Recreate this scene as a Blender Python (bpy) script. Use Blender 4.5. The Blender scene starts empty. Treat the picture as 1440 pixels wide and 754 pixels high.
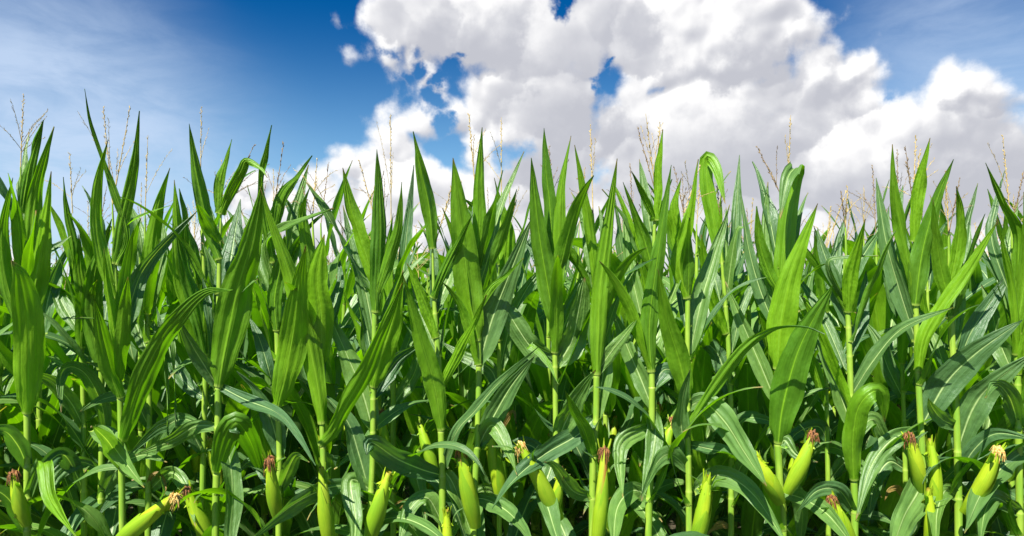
import bpy, math, random
import numpy as np
from mathutils import Vector
rad = math.radians
scn = bpy.context.scene
col = scn.collection

# ------------------------------------------------------------------ camera
F = 990.0            # focal length in photograph pixels (1440 wide)
CH = 1.60            # eye height
HY = 440.0           # row of the horizon in the photograph
cam_d = bpy.data.cameras.new("camera")
cam = bpy.data.objects.new("camera", cam_d)
col.objects.link(cam)
cam.location = (0, 0, CH)
cam.rotation_euler = (rad(90), 0, 0)
cam_d.sensor_width = 36.0
cam_d.lens = 36.0 * F / 1440.0
cam_d.shift_y = -(377.0 - HY) / 1440.0 * 1.0
cam_d.clip_start = 0.05
cam_d.clip_end = 3000
scn.camera = cam
scn.view_settings.view_transform = 'Standard'
scn.view_settings.look = 'None'
scn.view_settings.gamma = 1.0
scn.view_settings.use_curve_mapping = False
scn.view_settings.exposure = 1.15
scn.cycles.max_bounces = 5
scn.cycles.diffuse_bounces = 2
scn.cycles.glossy_bounces = 2
scn.cycles.transmission_bounces = 3
scn.cycles.use_denoising = True

# ------------------------------------------------------------------ sun
SUN_EL, SUN_AZ = 52.0, -30.0      # azimuth: degrees from straight behind the camera, negative = to the left
sv = Vector((math.sin(rad(SUN_AZ)) * math.cos(rad(SUN_EL)), -math.cos(rad(SUN_AZ)) * math.cos(rad(SUN_EL)), math.sin(rad(SUN_EL))))
sl = bpy.data.lights.new("sun", 'SUN')
sl.energy = 5.0
sl.angle = rad(0.53)
sl.color = (1.0, 0.955, 0.88)
so = bpy.data.objects.new("sun", sl)
so.rotation_euler = sv.to_track_quat('Z', 'Y').to_euler()
so.location = (-4, -6, 12)
col.objects.link(so)

# ------------------------------------------------------------------ node helpers
class NT:
    def __init__(s, tree): s.t = tree
    def n(s, ty, **kw):
        nd = s.t.nodes.new(ty)
        for k, v in kw.items(): setattr(nd, k, v)
        return nd
    def put(s, sock, v):
        if hasattr(v, 'links') or hasattr(v, 'is_linked'): s.t.links.new(v, sock)
        else: sock.default_value = v
    def m(s, op, a, b=None, c=None, clamp=False):
        nd = s.n('ShaderNodeMath', operation=op); nd.use_clamp = clamp
        s.put(nd.inputs[0], a)
        if b is not None: s.put(nd.inputs[1], b)
        if c is not None: s.put(nd.inputs[2], c)
        return nd.outputs[0]
    def v(s, op, a, b=None, scale=None):
        nd = s.n('ShaderNodeVectorMath', operation=op)
        s.put(nd.inputs[0], a)
        if b is not None: s.put(nd.inputs[1], b)
        if scale is not None: s.put(nd.inputs[3], scale)
        return nd.outputs[1] if op in ('LENGTH', 'DISTANCE', 'DOT_PRODUCT') else nd.outputs[0]
    def mix(s, f, a, b, mode='MIX'):
        nd = s.n('ShaderNodeMix', data_type='RGBA', blend_type=mode)
        s.put(nd.inputs[0], f); s.put(nd.inputs[6], a); s.put(nd.inputs[7], b)
        return nd.outputs[2]
    def sm(s, x, lo, hi, a=0.0, b=1.0):
        nd = s.n('ShaderNodeMapRange', interpolation_type='SMOOTHSTEP')
        for i, q in enumerate((x, lo, hi, a, b)): s.put(nd.inputs[i], q)
        return nd.outputs[0]
    def noise(s, vec, scale, detail=3.0, rough=0.5, dist=0.0):
        nd = s.n('ShaderNodeTexNoise')
        s.put(nd.inputs['Vector'], vec)
        nd.inputs['Scale'].default_value = scale
        nd.inputs['Detail'].default_value = detail
        nd.inputs['Roughness'].default_value = rough
        nd.inputs['Distortion'].default_value = dist
        return nd.outputs[0]

def rgb(r, g, b): return (r, g, b, 1.0)

# ------------------------------------------------------------------ world: Nishita sky with cumulus at infinity
world = bpy.data.worlds.new("World")
scn.world = world
world.use_nodes = True
wt = world.node_tree
wt.nodes.clear()

def skydir(x, y):
    v = Vector(((x - 720.0) / F, 1.0, (HY - y) / F)); v.normalize(); return v

PUFFS = [(945,125,50),(1120,85,50),(555,25,52),(620,30,70),(700,45,80),(770,70,85),(538,84,24),(580,90,24),(700,130,60),(770,150,75),(655,165,32),
 (600,125,20),(900,60,72),(890,170,70),(985,60,105),(1060,50,85),(1085,120,60),(840,20,50),(1130,100,75),(1200,118,48),(1185,88,42),(1100,180,100),
 (1000,220,120),(900,290,120),(800,240,70),(1200,240,110),(1335,155,58),(1322,118,40),(1358,138,42),(1385,170,40),(1300,260,120),(1400,240,70),
 (1450,290,100),(700,200,50),(560,205,48),(583,178,24),(515,245,42),(570,300,95),(480,315,50),(650,330,90),(450,400,100),
 (760,340,80),(215,425,72),(120,425,62),(30,430,70),(350,330,36),(420,350,55),(300,400,80),(1000,400,150),(1250,400,150),(100,480,110),(340,490,125),(550,450,130),(750,470,130),(1450,420,150),(-80,470,130),(1540,350,150),(850,400,100),
 (478,46,7),(486,98,9),(345,280,34),(400,305,42),(455,270,28),(720,230,50)]
HOLES = [(520,118,12,.05),(560,130,13,.06),(585,70,10,.045),(545,75,8,.045),(842,96,5,.055),(841,112,7,.06),(836,128,6,.055),(641,100,12,.075),(648,78,6,.05),(628,118,12,.08),(612,150,16,.09),(592,98,12,.07),(575,112,9,.06),(622,185,13,.09),(628,215,12,.08),(786,4,13,.09),(1262,92,20,.10),(1262,128,14,.09),(1250,50,26,.10),(720,215,16,.05),(850,245,14,.04)]
SHADES = [(1080,130,75,1.0),(1150,150,60,.8),(1010,150,60,.6),(1360,185,60,.8),(1290,200,55,.5),(700,60,70,.55),(610,60,60,.5),(900,40,45,.6),
 (700,135,50,.35),(820,190,60,.6),(1060,230,120,.75),(900,250,60,.5),(1400,250,90,.7),(1200,300,100,.5),(760,240,60,.5),(960,130,40,.35),(880,120,40,.3)]
BRIGHTS = [(1100,90,85,.8),(1180,100,60,.7),(1010,60,60,.7),(1000,190,50,.35),(890,150,50,.6),(1320,110,45,.9),(750,50,45,.5),(700,170,60,.4),(560,220,60,.8),
 (1190,240,70,.45),(640,165,40,.5),(960,20,60,.5)]

def stp(x, y):
    v = skydir(x, y); return (2 * v.x / (1 + v.y), 2 * v.z / (1 + v.y), 0.0)
def srad(x, y, r):
    v = skydir(x, y); return r / F * v.y ** 1.5 * 2 / (1 + v.y)

def group(name, outs):
    t = bpy.data.node_groups.new(name, 'ShaderNodeTree')
    t.interface.new_socket("P", in_out='INPUT', socket_type='NodeSocketVector')
    for o in outs: t.interface.new_socket(o, in_out='OUTPUT', socket_type='NodeSocketFloat')
    g = NT(t)
    return t, g, g.n('NodeGroupInput').outputs[0], g.n('NodeGroupOutput')
gd, g, p0, go = group("cloud_detail", ["H", "S"])
wn = g.n('ShaderNodeTexNoise', noise_dimensions='2D'); wn.inputs['Scale'].default_value = 16.0; wn.inputs['Detail'].default_value = 1.5; g.put(wn.inputs['Vector'], p0)
wv = g.v('MULTIPLY', g.v('SUBTRACT', wn.outputs[1], (.5, .5, .5)), (1, 1, 0))
det = None; sha = None
for sc, am, a2 in ((5.5, .050, .060), (12.5, .026, .022), (27.0, .013, .0075), (60.0, .0055, .0022)):
    vo = g.n('ShaderNodeTexVoronoi', feature='SMOOTH_F1', voronoi_dimensions='2D')
    vo.inputs['Scale'].default_value = sc; vo.inputs['Smoothness'].default_value = 0.25
    g.put(vo.inputs['Vector'], g.v('ADD', p0, g.v('SCALE', wv, scale=0.9 / sc)))
    dm = g.m('SUBTRACT', 0.26, g.m('MULTIPLY', vo.outputs['Distance'], vo.outputs['Distance']))
    q = g.m('MULTIPLY', dm, am)
    q2 = g.m('MULTIPLY', dm, a2); sha = q2 if sha is None else g.m('ADD', sha, q2)
    det = q if det is None else g.m('ADD', det, q)
nf = g.n('ShaderNodeTexNoise', noise_dimensions='2D'); nf.inputs['Scale'].default_value = 26.0; nf.inputs['Detail'].default_value = 6.0; nf.inputs['Roughness'].default_value = 0.6
g.put(nf.inputs['Vector'], p0)
g.put(go.inputs[1], g.m('ADD', sha, g.m('MULTIPLY', g.m('SUBTRACT', nf.outputs[0], 0.5), 0.006)))
g.put(go.inputs[0], g.m('ADD', det, g.m('MULTIPLY', g.m('SUBTRACT', nf.outputs[0], 0.5), 0.028)))

w = NT(wt)
tc = w.n('ShaderNodeTexCoord')
D = w.v('NORMALIZE', tc.outputs['Generated'])
sky = w.n('ShaderNodeTexSky', sky_type='NISHITA')
sky.sun_disc = False
sky.sun_elevation = rad(SUN_EL)
sky.sun_rotation = math.atan2(sv.x, sv.y)
sky.air_density = 1.0; sky.dust_density = 0.6; sky.ozone_density = 2.5
hs = w.n('ShaderNodeHueSaturation'); hs.inputs['Saturation'].default_value = 1.22
w.put(hs.inputs['Color'], sky.outputs[0])
sep = w.n('ShaderNodeSeparateXYZ'); w.put(sep.inputs[0], D)
# the blue deepens with height, as through a polariser
deep = w.sm(sep.outputs[2], 0.17, 0.41, 0.0, 1.0)
tint = w.mix(deep, rgb(1.20, 1.34, 1.30), rgb(0.008, 0.54, 0.88))
skyc = w.mix(1.0, hs.outputs[0], tint, 'MULTIPLY')
# thin high veil
st = w.v('MULTIPLY', D, (2.0, 2.0, 6.0))
vn = w.noise(st, 3.0, 9.0, 0.62, 0.4)
c1 = skydir(-30, 190); c2 = skydir(1370, 60); c3 = skydir(190, 240)
va = w.sm(w.v('DISTANCE', D, tuple(c1)), 0.33, 0.02, 0.0, 1.05)
vb = w.sm(w.v('DISTANCE', D, tuple(c2)), 0.22, 0.0, 0.0, 0.75)
vc = w.sm(w.v('DISTANCE', D, tuple(c3)), 0.26, 0.0, 0.0, 0.50)
veil = w.m('ADD', w.m('ADD', va, vb), vc)
veil = w.m('MULTIPLY', veil, w.sm(vn, 0.25, 0.72, 0.45, 1.0), clamp=True)
veil = w.m('MULTIPLY', veil, 0.78)
veil = w.m('MAXIMUM', veil, w.sm(sep.outputs[2], 0.22, -0.02, 0.0, 0.55))
skyc = w.mix(veil, skyc, rgb(5.7, 6.9, 8.8))
# cumulus, on the stereographic plane about the north of the scene
y1 = w.m('ADD', sep.outputs[1], 1.02)
cp_ = w.n('ShaderNodeCombineXYZ')
w.put(cp_.inputs[0], w.m('DIVIDE', w.m('MULTIPLY', sep.outputs[0], 2.0), y1))
w.put(cp_.inputs[1], w.m('DIVIDE', w.m('MULTIPLY', sep.outputs[2], 2.0), y1))
P = cp_.outputs[0]
def n2(vec, sc, det, rough=.5):
    nd = w.n('ShaderNodeTexNoise', noise_dimensions='2D')
    nd.inputs['Scale'].default_value = sc; nd.inputs['Detail'].default_value = det; nd.inputs['Roughness'].default_value = rough
    w.put(nd.inputs['Vector'], vec); return nd
nz = n2(P, 8.0, 1.5)
wob = w.v('SCALE', w.v('SUBTRACT', nz.outputs[1], (.5, .5, .5)), scale=0.045)
wob = w.v('MULTIPLY', wob, (1, 1, 0))
PW = w.v('ADD', P, wob)
wob2 = w.v('MULTIPLY', w.v('SUBTRACT', n2(P, 11.0, 5.0, .6).outputs[1], (.5, .5, .5)), (.16, .16, 0))
PH = w.v('ADD', P, w.v('SCALE', wob2, scale=0.55))
B = None; BL = None
PQ = w.v('ADD', PW, w.v('SCALE', wob2, scale=0.22))
PX = w.v('ADD', w.v('ADD', PW, w.v('SCALE', wob2, scale=0.5)), w.v('SCALE', wob, scale=1.2))
LX, LY = -0.34, 0.94
for x, y, r in PUFFS:
    c = stp(x, y); R_ = srad(x, y, r)
    e = w.m('SUBTRACT', R_, w.v('DISTANCE', PW, c))
    # how much this billow's face is turned to the sun, as on a ball of its size
    q = w.v('DOT_PRODUCT', w.v('SUBTRACT', PQ, c), (LX / R_, LY / R_, 0.0))
    if B is None: B, BL, EB = e, q, e
    else:
        B = w.m('SMOOTH_MAX', B, e, 0.02)
        ew = w.m('SUBTRACT', R_, w.v('DISTANCE', PX, c))
        f_ = w.sm(w.m('SUBTRACT', ew, EB), -0.016, 0.008)
        BL = w.m('ADD', w.m('MULTIPLY', BL, w.m('SUBTRACT', 1.0, f_)), w.m('MULTIPLY', q, f_))
        EB = w.m('MAXIMUM', EB, ew)
BL = w.sm(BL, -0.75, 0.85)
HO = None
for x, y, r, am in HOLES:
    e = w.sm(w.v('DISTANCE', PH, stp(x, y)), srad(x, y, r) * 2.5, srad(x, y, r) * 0.1, 0.0, min(1.0, am * 14))
    HO = e if HO is None else w.m('MAXIMUM', HO, e)
def detail(vec):
    nd = w.n('ShaderNodeGroup'); nd.node_tree = gd
    w.put(nd.inputs[0], vec); return nd.outputs
PD = w.v('ADD', P, w.v('SCALE', wob, scale=0.25))
D0, S0 = detail(PD)
S1 = detail(w.v('ADD', PD, (-0.006, 0.012, 0.0)))[1]
vary = w.sm(n2(P, 5.0, 2.0).outputs[0], 0.35, 0.65, 0.25, 1.0)
edge = w.sm(B, 0.05, 0.0)          # the rims of the masses carry the crisp relief
H0 = w.m('ADD', w.m('ADD', B, -0.007), D0)
wisp = n2(P, 20.0, 7.0, .65).outputs[0]
gap = w.sm(w.m('SUBTRACT', HO, w.m('MULTIPLY', wisp, 0.7)), -0.25, 0.45)
mask = w.m('MULTIPLY', w.sm(w.m('ADD', H0, w.m('MULTIPLY', w.m('SUBTRACT', wisp, 0.5), 0.02)), -0.012, 0.014), w.m('SUBTRACT', 1.0, gap))
rel = w.m('MULTIPLY', w.m('SUBTRACT', S0, S1), w.m('ADD', w.m('MULTIPLY', edge, 20.0), w.m('MULTIPLY', vary, 28.0)))
lit = w.m('ADD', w.m('ADD', rel, 0.33), w.m('MULTIPLY', BL, 0.48))
lit = w.m('ADD', lit, w.m('MULTIPLY', edge, 0.16))
P2 = w.v('ADD', P, wob2)
def patch(lst):
    tot = None
    for x, y, r, a in lst:
        e = w.sm(w.v('DISTANCE', P2, stp(x, y)), r / F * 1.25, r / F * 0.15, 0.0, a)
        tot = e if tot is None else w.m('MAXIMUM', tot, e)
    return tot
sh = patch(SHADES); br = patch(BRIGHTS)
lit = w.m('ADD', w.m('SUBTRACT', lit, w.m('MULTIPLY', sh, 0.62)), w.m('MULTIPLY', br, 0.35))
soft = w.m('MULTIPLY', w.m('SUBTRACT', n2(P, 6.0, 5.0, .55).outputs[0], 0.5), 0.9)
lit = w.m('ADD', lit, soft)
lit = w.sm(lit, 0.05, 1.15)
cr = w.n('ShaderNodeValToRGB'); w.put(cr.inputs[0], lit)
e = cr.color_ramp.elements
e[0].position = 0.0; e[0].color = rgb(5.0, 5.1, 5.65)
e[1].position = 1.0; e[1].color = rgb(10.2, 10.1, 10.0)
k = e.new(0.45); k.color = rgb(6.7, 6.75, 7.1)
out = w.v('SCALE', w.mix(mask, skyc, cr.outputs[0]), scale=1.0)
bg = w.n('ShaderNodeBackground'); bg.inputs[1].default_value = 0.0505
w.put(bg.inputs[0], out)
wo = w.n('ShaderNodeOutputWorld'); wt.links.new(bg.outputs[0], wo.inputs[0])
world.cycles.sampling_method = 'MANUAL'
world.cycles.sample_map_resolution = 512

# ------------------------------------------------------------------ materials
def mat(name):
    m_ = bpy.data.materials.new(name); m_.use_nodes = True
    t = m_.node_tree; t.nodes.clear()
    return m_, NT(t)

def leaf_material(name, old=False):
    m_, k = mat(name)
    uv = k.n('ShaderNodeUVMap'); uv.uv_map = "leaf"
    s = k.n('ShaderNodeSeparateXYZ'); k.put(s.inputs[0], uv.outputs[0])
    U, V = s.outputs[0], s.outputs[1]
    oi = k.n('ShaderNodeObjectInfo'); rnd = oi.outputs['Random']
    back = k.n('ShaderNodeNewGeometry').outputs['Backfacing']
    a = k.m('ABSOLUTE', k.m('SUBTRACT', U, 0.5))
    ribw = k.m('MULTIPLY_ADD', V, -0.028, 0.046)
    rib = k.sm(a, ribw, k.m('MULTIPLY', ribw, 0.35))
    # parallel veins, lengthwise streaks and blotches
    cb = k.n('ShaderNodeCombineXYZ'); k.put(cb.inputs[0], k.m('MULTIPLY', U, 34.0)); k.put(cb.inputs[1], k.m('MULTIPLY', V, 1.6)); k.put(cb.inputs[2], k.m('MULTIPLY', rnd, 37.0))
    vein = k.noise(cb.outputs[0], 1.0, 3.0, 0.6)
    cc = k.n('ShaderNodeCombineXYZ'); k.put(cc.inputs[0], k.m('MULTIPLY', U, 3.0)); k.put(cc.inputs[1], k.m('MULTIPLY', V, 7.0)); k.put(cc.inputs[2], k.m('MULTIPLY', rnd, 91.0))
    blot = k.noise(cc.outputs[0], 1.0, 4.0, 0.55)
    under = k.mix(vein, rgb(0.084, 0.215, 0.004), rgb(0.182, 0.385, 0.014))
    upper = k.mix(vein, rgb(0.060, 0.150, 0.030), rgb(0.150, 0.280, 0.080))
    base = k.mix(back, upper, under)
    base = k.mix(k.m('MULTIPLY', k.sm(a, 0.13, 0.03), 0.28), base, k.mix(back, rgb(0.16, 0.28, 0.06), rgb(0.20, 0.38, 0.01)))
    var = k.mix(rnd, rgb(0.62, 0.72, 1.10), rgb(1.36, 1.28, 0.95))
    base = k.mix(1.0, base, var, 'MULTIPLY')
    bl = k.mix(k.sm(blot, 0.3, 0.7), rgb(0.84, 0.86, 0.84), rgb(1.14, 1.10, 1.0))
    base = k.mix(1.0, base, bl, 'MULTIPLY')
    ribc = k.mix(back, rgb(0.42, 0.56, 0.22), rgb(0.22, 0.44, 0.020))
    base = k.mix(rib, base, ribc)
    # pale collar at the very base, dry specks and frayed yellowing at some tips
    base = k.mix(k.sm(V, 0.022, 0.004), base, rgb(0.33, 0.46, 0.07))
    spk = k.noise(cb.outputs[0], 2.3, 5.0, 0.75)
    sm_ = k.m('MULTIPLY', k.sm(spk, 0.66, 0.73), k.sm(rnd, 0.25, 0.8))
    base = k.mix(k.m('MULTIPLY', sm_, 0.5), base, rgb(0.30, 0.22, 0.07))
    tip = k.m('MULTIPLY', k.sm(k.m('ADD', V, k.m('MULTIPLY', k.m('SUBTRACT', blot, 0.5), 0.10)), 0.945, 0.99), k.sm(rnd, 0.35, 0.6))
    base = k.mix(tip, base, rgb(0.36, 0.28, 0.10))
    if old:
        base = k.mix(0.75, base, rgb(0.40, 0.22, 0.08))
    p = k.n('ShaderNodeBsdfPrincipled')
    k.put(p.inputs['Base Color'], base)
    k.put(p.inputs['Roughness'], k.m('MULTIPLY_ADD', blot, 0.22, k.m('MULTIPLY_ADD', back, 0.04, 0.30)))
    p.inputs['Specular IOR Level'].default_value = 0.55
    bmp = k.n('ShaderNodeBump'); bmp.inputs['Strength'].default_value = 0.5; bmp.inputs['Distance'].default_value = 0.0024
    cw = k.n('ShaderNodeCombineXYZ'); k.put(cw.inputs[0], k.m('MULTIPLY', U, 5.0)); k.put(cw.inputs[1], k.m('MULTIPLY', V, 16.0)); k.put(cw.inputs[2], k.m('MULTIPLY', rnd, 51.0))
    wr = k.noise(cw.outputs[0], 1.0, 2.0, 0.5)
    cf = k.n('ShaderNodeCombineXYZ'); k.put(cf.inputs[0], k.m('MULTIPLY', U, 9.0)); k.put(cf.inputs[1], k.m('MULTIPLY', V, 2.2)); k.put(cf.inputs[2], k.m('MULTIPLY', rnd, 17.0))
    pl_ = k.noise(cf.outputs[0], 1.0, 2.0, 0.5)
    vein = k.m('MULTIPLY_ADD', pl_, 3.0, vein)
    k.put(bmp.inputs['Height'], k.m('ADD', k.m('ADD', vein, k.m('MULTIPLY', wr, 2.6)), k.m('MULTIPLY', rib, 0.6)))
    k.put(p.inputs['Normal'], bmp.outputs[0])
    tr = k.n('ShaderNodeBsdfTranslucent')
    tcol = k.mix(1.0, base, rgb(1.6, 1.85, 0.3), 'MULTIPLY')
    k.put(tr.inputs[0], tcol)
    mx = k.n('ShaderNodeMixShader'); mx.inputs[0].default_value = 0.34
    k.put(mx.inputs[1], p.outputs[0]); k.put(mx.inputs[2], tr.outputs[0])
    o = k.n('ShaderNodeOutputMaterial'); k.put(o.inputs[0], mx.outputs[0])
    return m_

def stem_material(name, c0, c1, low, rough=0.42, transl=0.0):
    """c0..c1 streaks along the stem; 'low' colours the rings stored in the uv's v (0..1)"""
    m_, k = mat(name)
    uv = k.n('ShaderNodeUVMap'); uv.uv_map = "leaf"
    s = k.n('ShaderNodeSeparateXYZ'); k.put(s.inputs[0], uv.outputs[0])
    U, V = s.outputs[0], s.outputs[1]
    rnd = k.n('ShaderNodeObjectInfo').outputs['Random']
    gp = k.n('ShaderNodeTexCoord').outputs['Object']
    cb = k.n('ShaderNodeCombineXYZ'); k.put(cb.inputs[0], k.m('MULTIPLY', U, 26.0))
    sz = k.n('ShaderNodeSeparateXYZ'); k.put(sz.inputs[0], gp)
    k.put(cb.inputs[1], k.m('MULTIPLY', sz.outputs[2], 3.0)); k.put(cb.inputs[2], k.m('MULTIPLY', rnd, 13.0))
    st = k.noise(cb.outputs[0], 1.0, 4.0, 0.6)
    base = k.mix(st, c0, c1)
    cz = k.n('ShaderNodeCombineXYZ'); k.put(cz.inputs[0], k.m('MULTIPLY', U, 1.6)); k.put(cz.inputs[1], k.m('MULTIPLY', sz.outputs[2], 6.5)); k.put(cz.inputs[2], k.m('MULTIPLY', rnd, 29.0))
    zn = k.noise(cz.outputs[0], 1.0, 3.0, 0.6)
    base = k.mix(k.sm(zn, 0.42, 0.62), base, k.mix(1.0, base, rgb(0.62, 0.80, 0.70), 'MULTIPLY'))
    stn = k.noise(cz.outputs[0], 9.0, 5.0, 0.75)
    base = k.mix(k.m('MULTIPLY', k.sm(stn, 0.66, 0.74), 0.55), base, rgb(0.22, 0.13, 0.05))
    bl = k.noise(gp, 22.0, 4.0, 0.6)
    base = k.mix(k.sm(bl, 0.3, 0.72), base, k.mix(0.5, base, c0))
    base = k.mix(k.m('MULTIPLY', k.sm(V, 0.2, 0.9), k.sm(bl, 0.2, 0.6, 0.45, 1.0)), base, low)
    p = k.n('ShaderNodeBsdfPrincipled'); k.put(p.inputs['Base Color'], base)
    p.inputs['Roughness'].default_value = rough
    p.inputs['Specular IOR Level'].default_value = 0.4
    bmp = k.n('ShaderNodeBump'); bmp.inputs['Strength'].default_value = 0.35; bmp.inputs['Distance'].default_value = 0.0012
    k.put(bmp.inputs['Height'], st); k.put(p.inputs['Normal'], bmp.outputs[0])
    outp = p.outputs[0]
    if transl:
        tr = k.n('ShaderNodeBsdfTranslucent'); k.put(tr.inputs[0], base)
        mx = k.n('ShaderNodeMixShader'); mx.inputs[0].default_value = transl
        k.put(mx.inputs[1], outp); k.put(mx.inputs[2], tr.outputs[0]); outp = mx.outputs[0]
    o = k.n('ShaderNodeOutputMaterial'); k.put(o.inputs[0], outp)
    return m_

M_LEAF = leaf_material("maize_leaf")
M_DRY = leaf_material("dry_leaf", True)
M_STALK = stem_material("maize_stalk", rgb(0.18, 0.32, 0.018), rgb(0.38, 0.52, 0.075), rgb(0.36, 0.42, 0.08))
M_HUSK = stem_material("ear_husk", rgb(0.29, 0.43, 0.006), rgb(0.54, 0.66, 0.035), rgb(0.40, 0.20, 0.05), 0.5, 0.12)
M_SLEEVE = stem_material("outer_husk", rgb(0.22, 0.38, 0.008), rgb(0.40, 0.56, 0.03), rgb(0.4, 0.2, 0.05), 0.5, 0.15)
M_HUSKR = stem_material("weathered_husk", rgb(0.30, 0.42, 0.01), rgb(0.48, 0.60, 0.05), rgb(0.38, 0.13, 0.04), 0.5, 0.1)
def plain(name, c0, c1, sc=60.0, rough=0.7, transl=0.0):
    m_, k = mat(name)
    gp = k.n('ShaderNodeTexCoord').outputs['Object']
    f = k.noise(gp, sc, 4.0, 0.7)
    p = k.n('ShaderNodeBsdfPrincipled'); k.put(p.inputs['Base Color'], k.mix(k.sm(f, 0.35, 0.65), c0, c1)); p.inputs['Roughness'].default_value = rough
    o = k.n('ShaderNodeOutputMaterial'); k.put(o.inputs[0], p.outputs[0])
    return m_
M_SILK = plain("brown_silk", rgb(0.07, 0.025, 0.010), rgb(0.36, 0.15, 0.04), 150)
M_SILKG = plain("golden_silk", rgb(0.50, 0.22, 0.04), rgb(0.75, 0.60, 0.20), 130)
M_TASSEL = plain("straw_tassel", rgb(0.36, 0.25, 0.08), rgb(0.56, 0.43, 0.16), 90)
M_TASSELB = plain("brown_tassel", rgb(0.13, 0.085, 0.06), rgb(0.34, 0.24, 0.10), 90)

def soil():
    m_, k = mat("dark_soil")
    gp = k.n('ShaderNodeTexCoord').outputs['Object']
    f = k.noise(gp, 3.0, 8.0, 0.65)
    f2 = k.noise(gp, 40.0, 6.0, 0.7)
    c = k.mix(k.sm(f, 0.35, 0.65), rgb(0.045, 0.032, 0.018), rgb(0.095, 0.070, 0.040))
    c = k.mix(k.sm(f2, 0.5, 0.62), c, rgb(0.05, 0.085, 0.02))
    p = k.n('ShaderNodeBsdfPrincipled'); k.put(p.inputs['Base Color'], c); p.inputs['Roughness'].default_value = 0.95
    bmp = k.n('ShaderNodeBump'); bmp.inputs['Distance'].default_value = 0.03; k.put(bmp.inputs['Height'], f2); k.put(p.inputs['Normal'], bmp.outputs[0])
    o = k.n('ShaderNodeOutputMaterial'); k.put(o.inputs[0], p.outputs[0])
    return m_

# ------------------------------------------------------------------ mesh helpers
def make_mesh(name, verts, faces, uvs, material):
    me = bpy.data.meshes.new(name)
    verts = np.asarray(verts, dtype=np.float32); faces = np.asarray(faces, dtype=np.int32)
    me.vertices.add(len(verts)); me.vertices.foreach_set("co", verts.ravel())
    n = faces.shape[1]
    me.loops.add(faces.size); me.loops.foreach_set("vertex_index", faces.ravel())
    me.polygons.add(len(faces))
    me.polygons.foreach_set("loop_start", np.arange(0, faces.size, n, dtype=np.int32))
    me.polygons.foreach_set("loop_total", np.full(len(faces), n, dtype=np.int32))
    me.polygons.foreach_set("use_smooth", np.ones(len(faces), dtype=bool))
    if uvs is not None:
        ul = me.uv_layers.new(name="leaf")
        ul.data.foreach_set("uv", np.asarray(uvs, dtype=np.float32)[faces.ravel()].ravel())
    me.update(); me.validate()
    me.materials.append(material)
    return me

def catmull(P, n):
    P = np.asarray(P, float)
    Q = np.vstack([2 * P[0] - P[1], P, 2 * P[-1] - P[-2]])
    seg = np.linalg.norm(np.diff(P, axis=0), axis=1); cum = np.concatenate([[0], np.cumsum(seg)])
    out = []
    for L in np.linspace(0, cum[-1], n):
        i = min(int(np.searchsorted(cum, L, side='right')) - 1, len(P) - 2)
        t = (L - cum[i]) / max(seg[i], 1e-9)
        a, b, c, d = Q[i], Q[i + 1], Q[i + 2], Q[i + 3]
        out.append(0.5 * ((2 * b) + (-a + c) * t + (2 * a - 5 * b + 4 * c - d) * t * t + (-a + 3 * b - 3 * c + d) * t ** 3))
    return np.array(out)

def nrm(v): return v / np.maximum(np.linalg.norm(v, axis=-1, keepdims=True), 1e-9)

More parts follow.
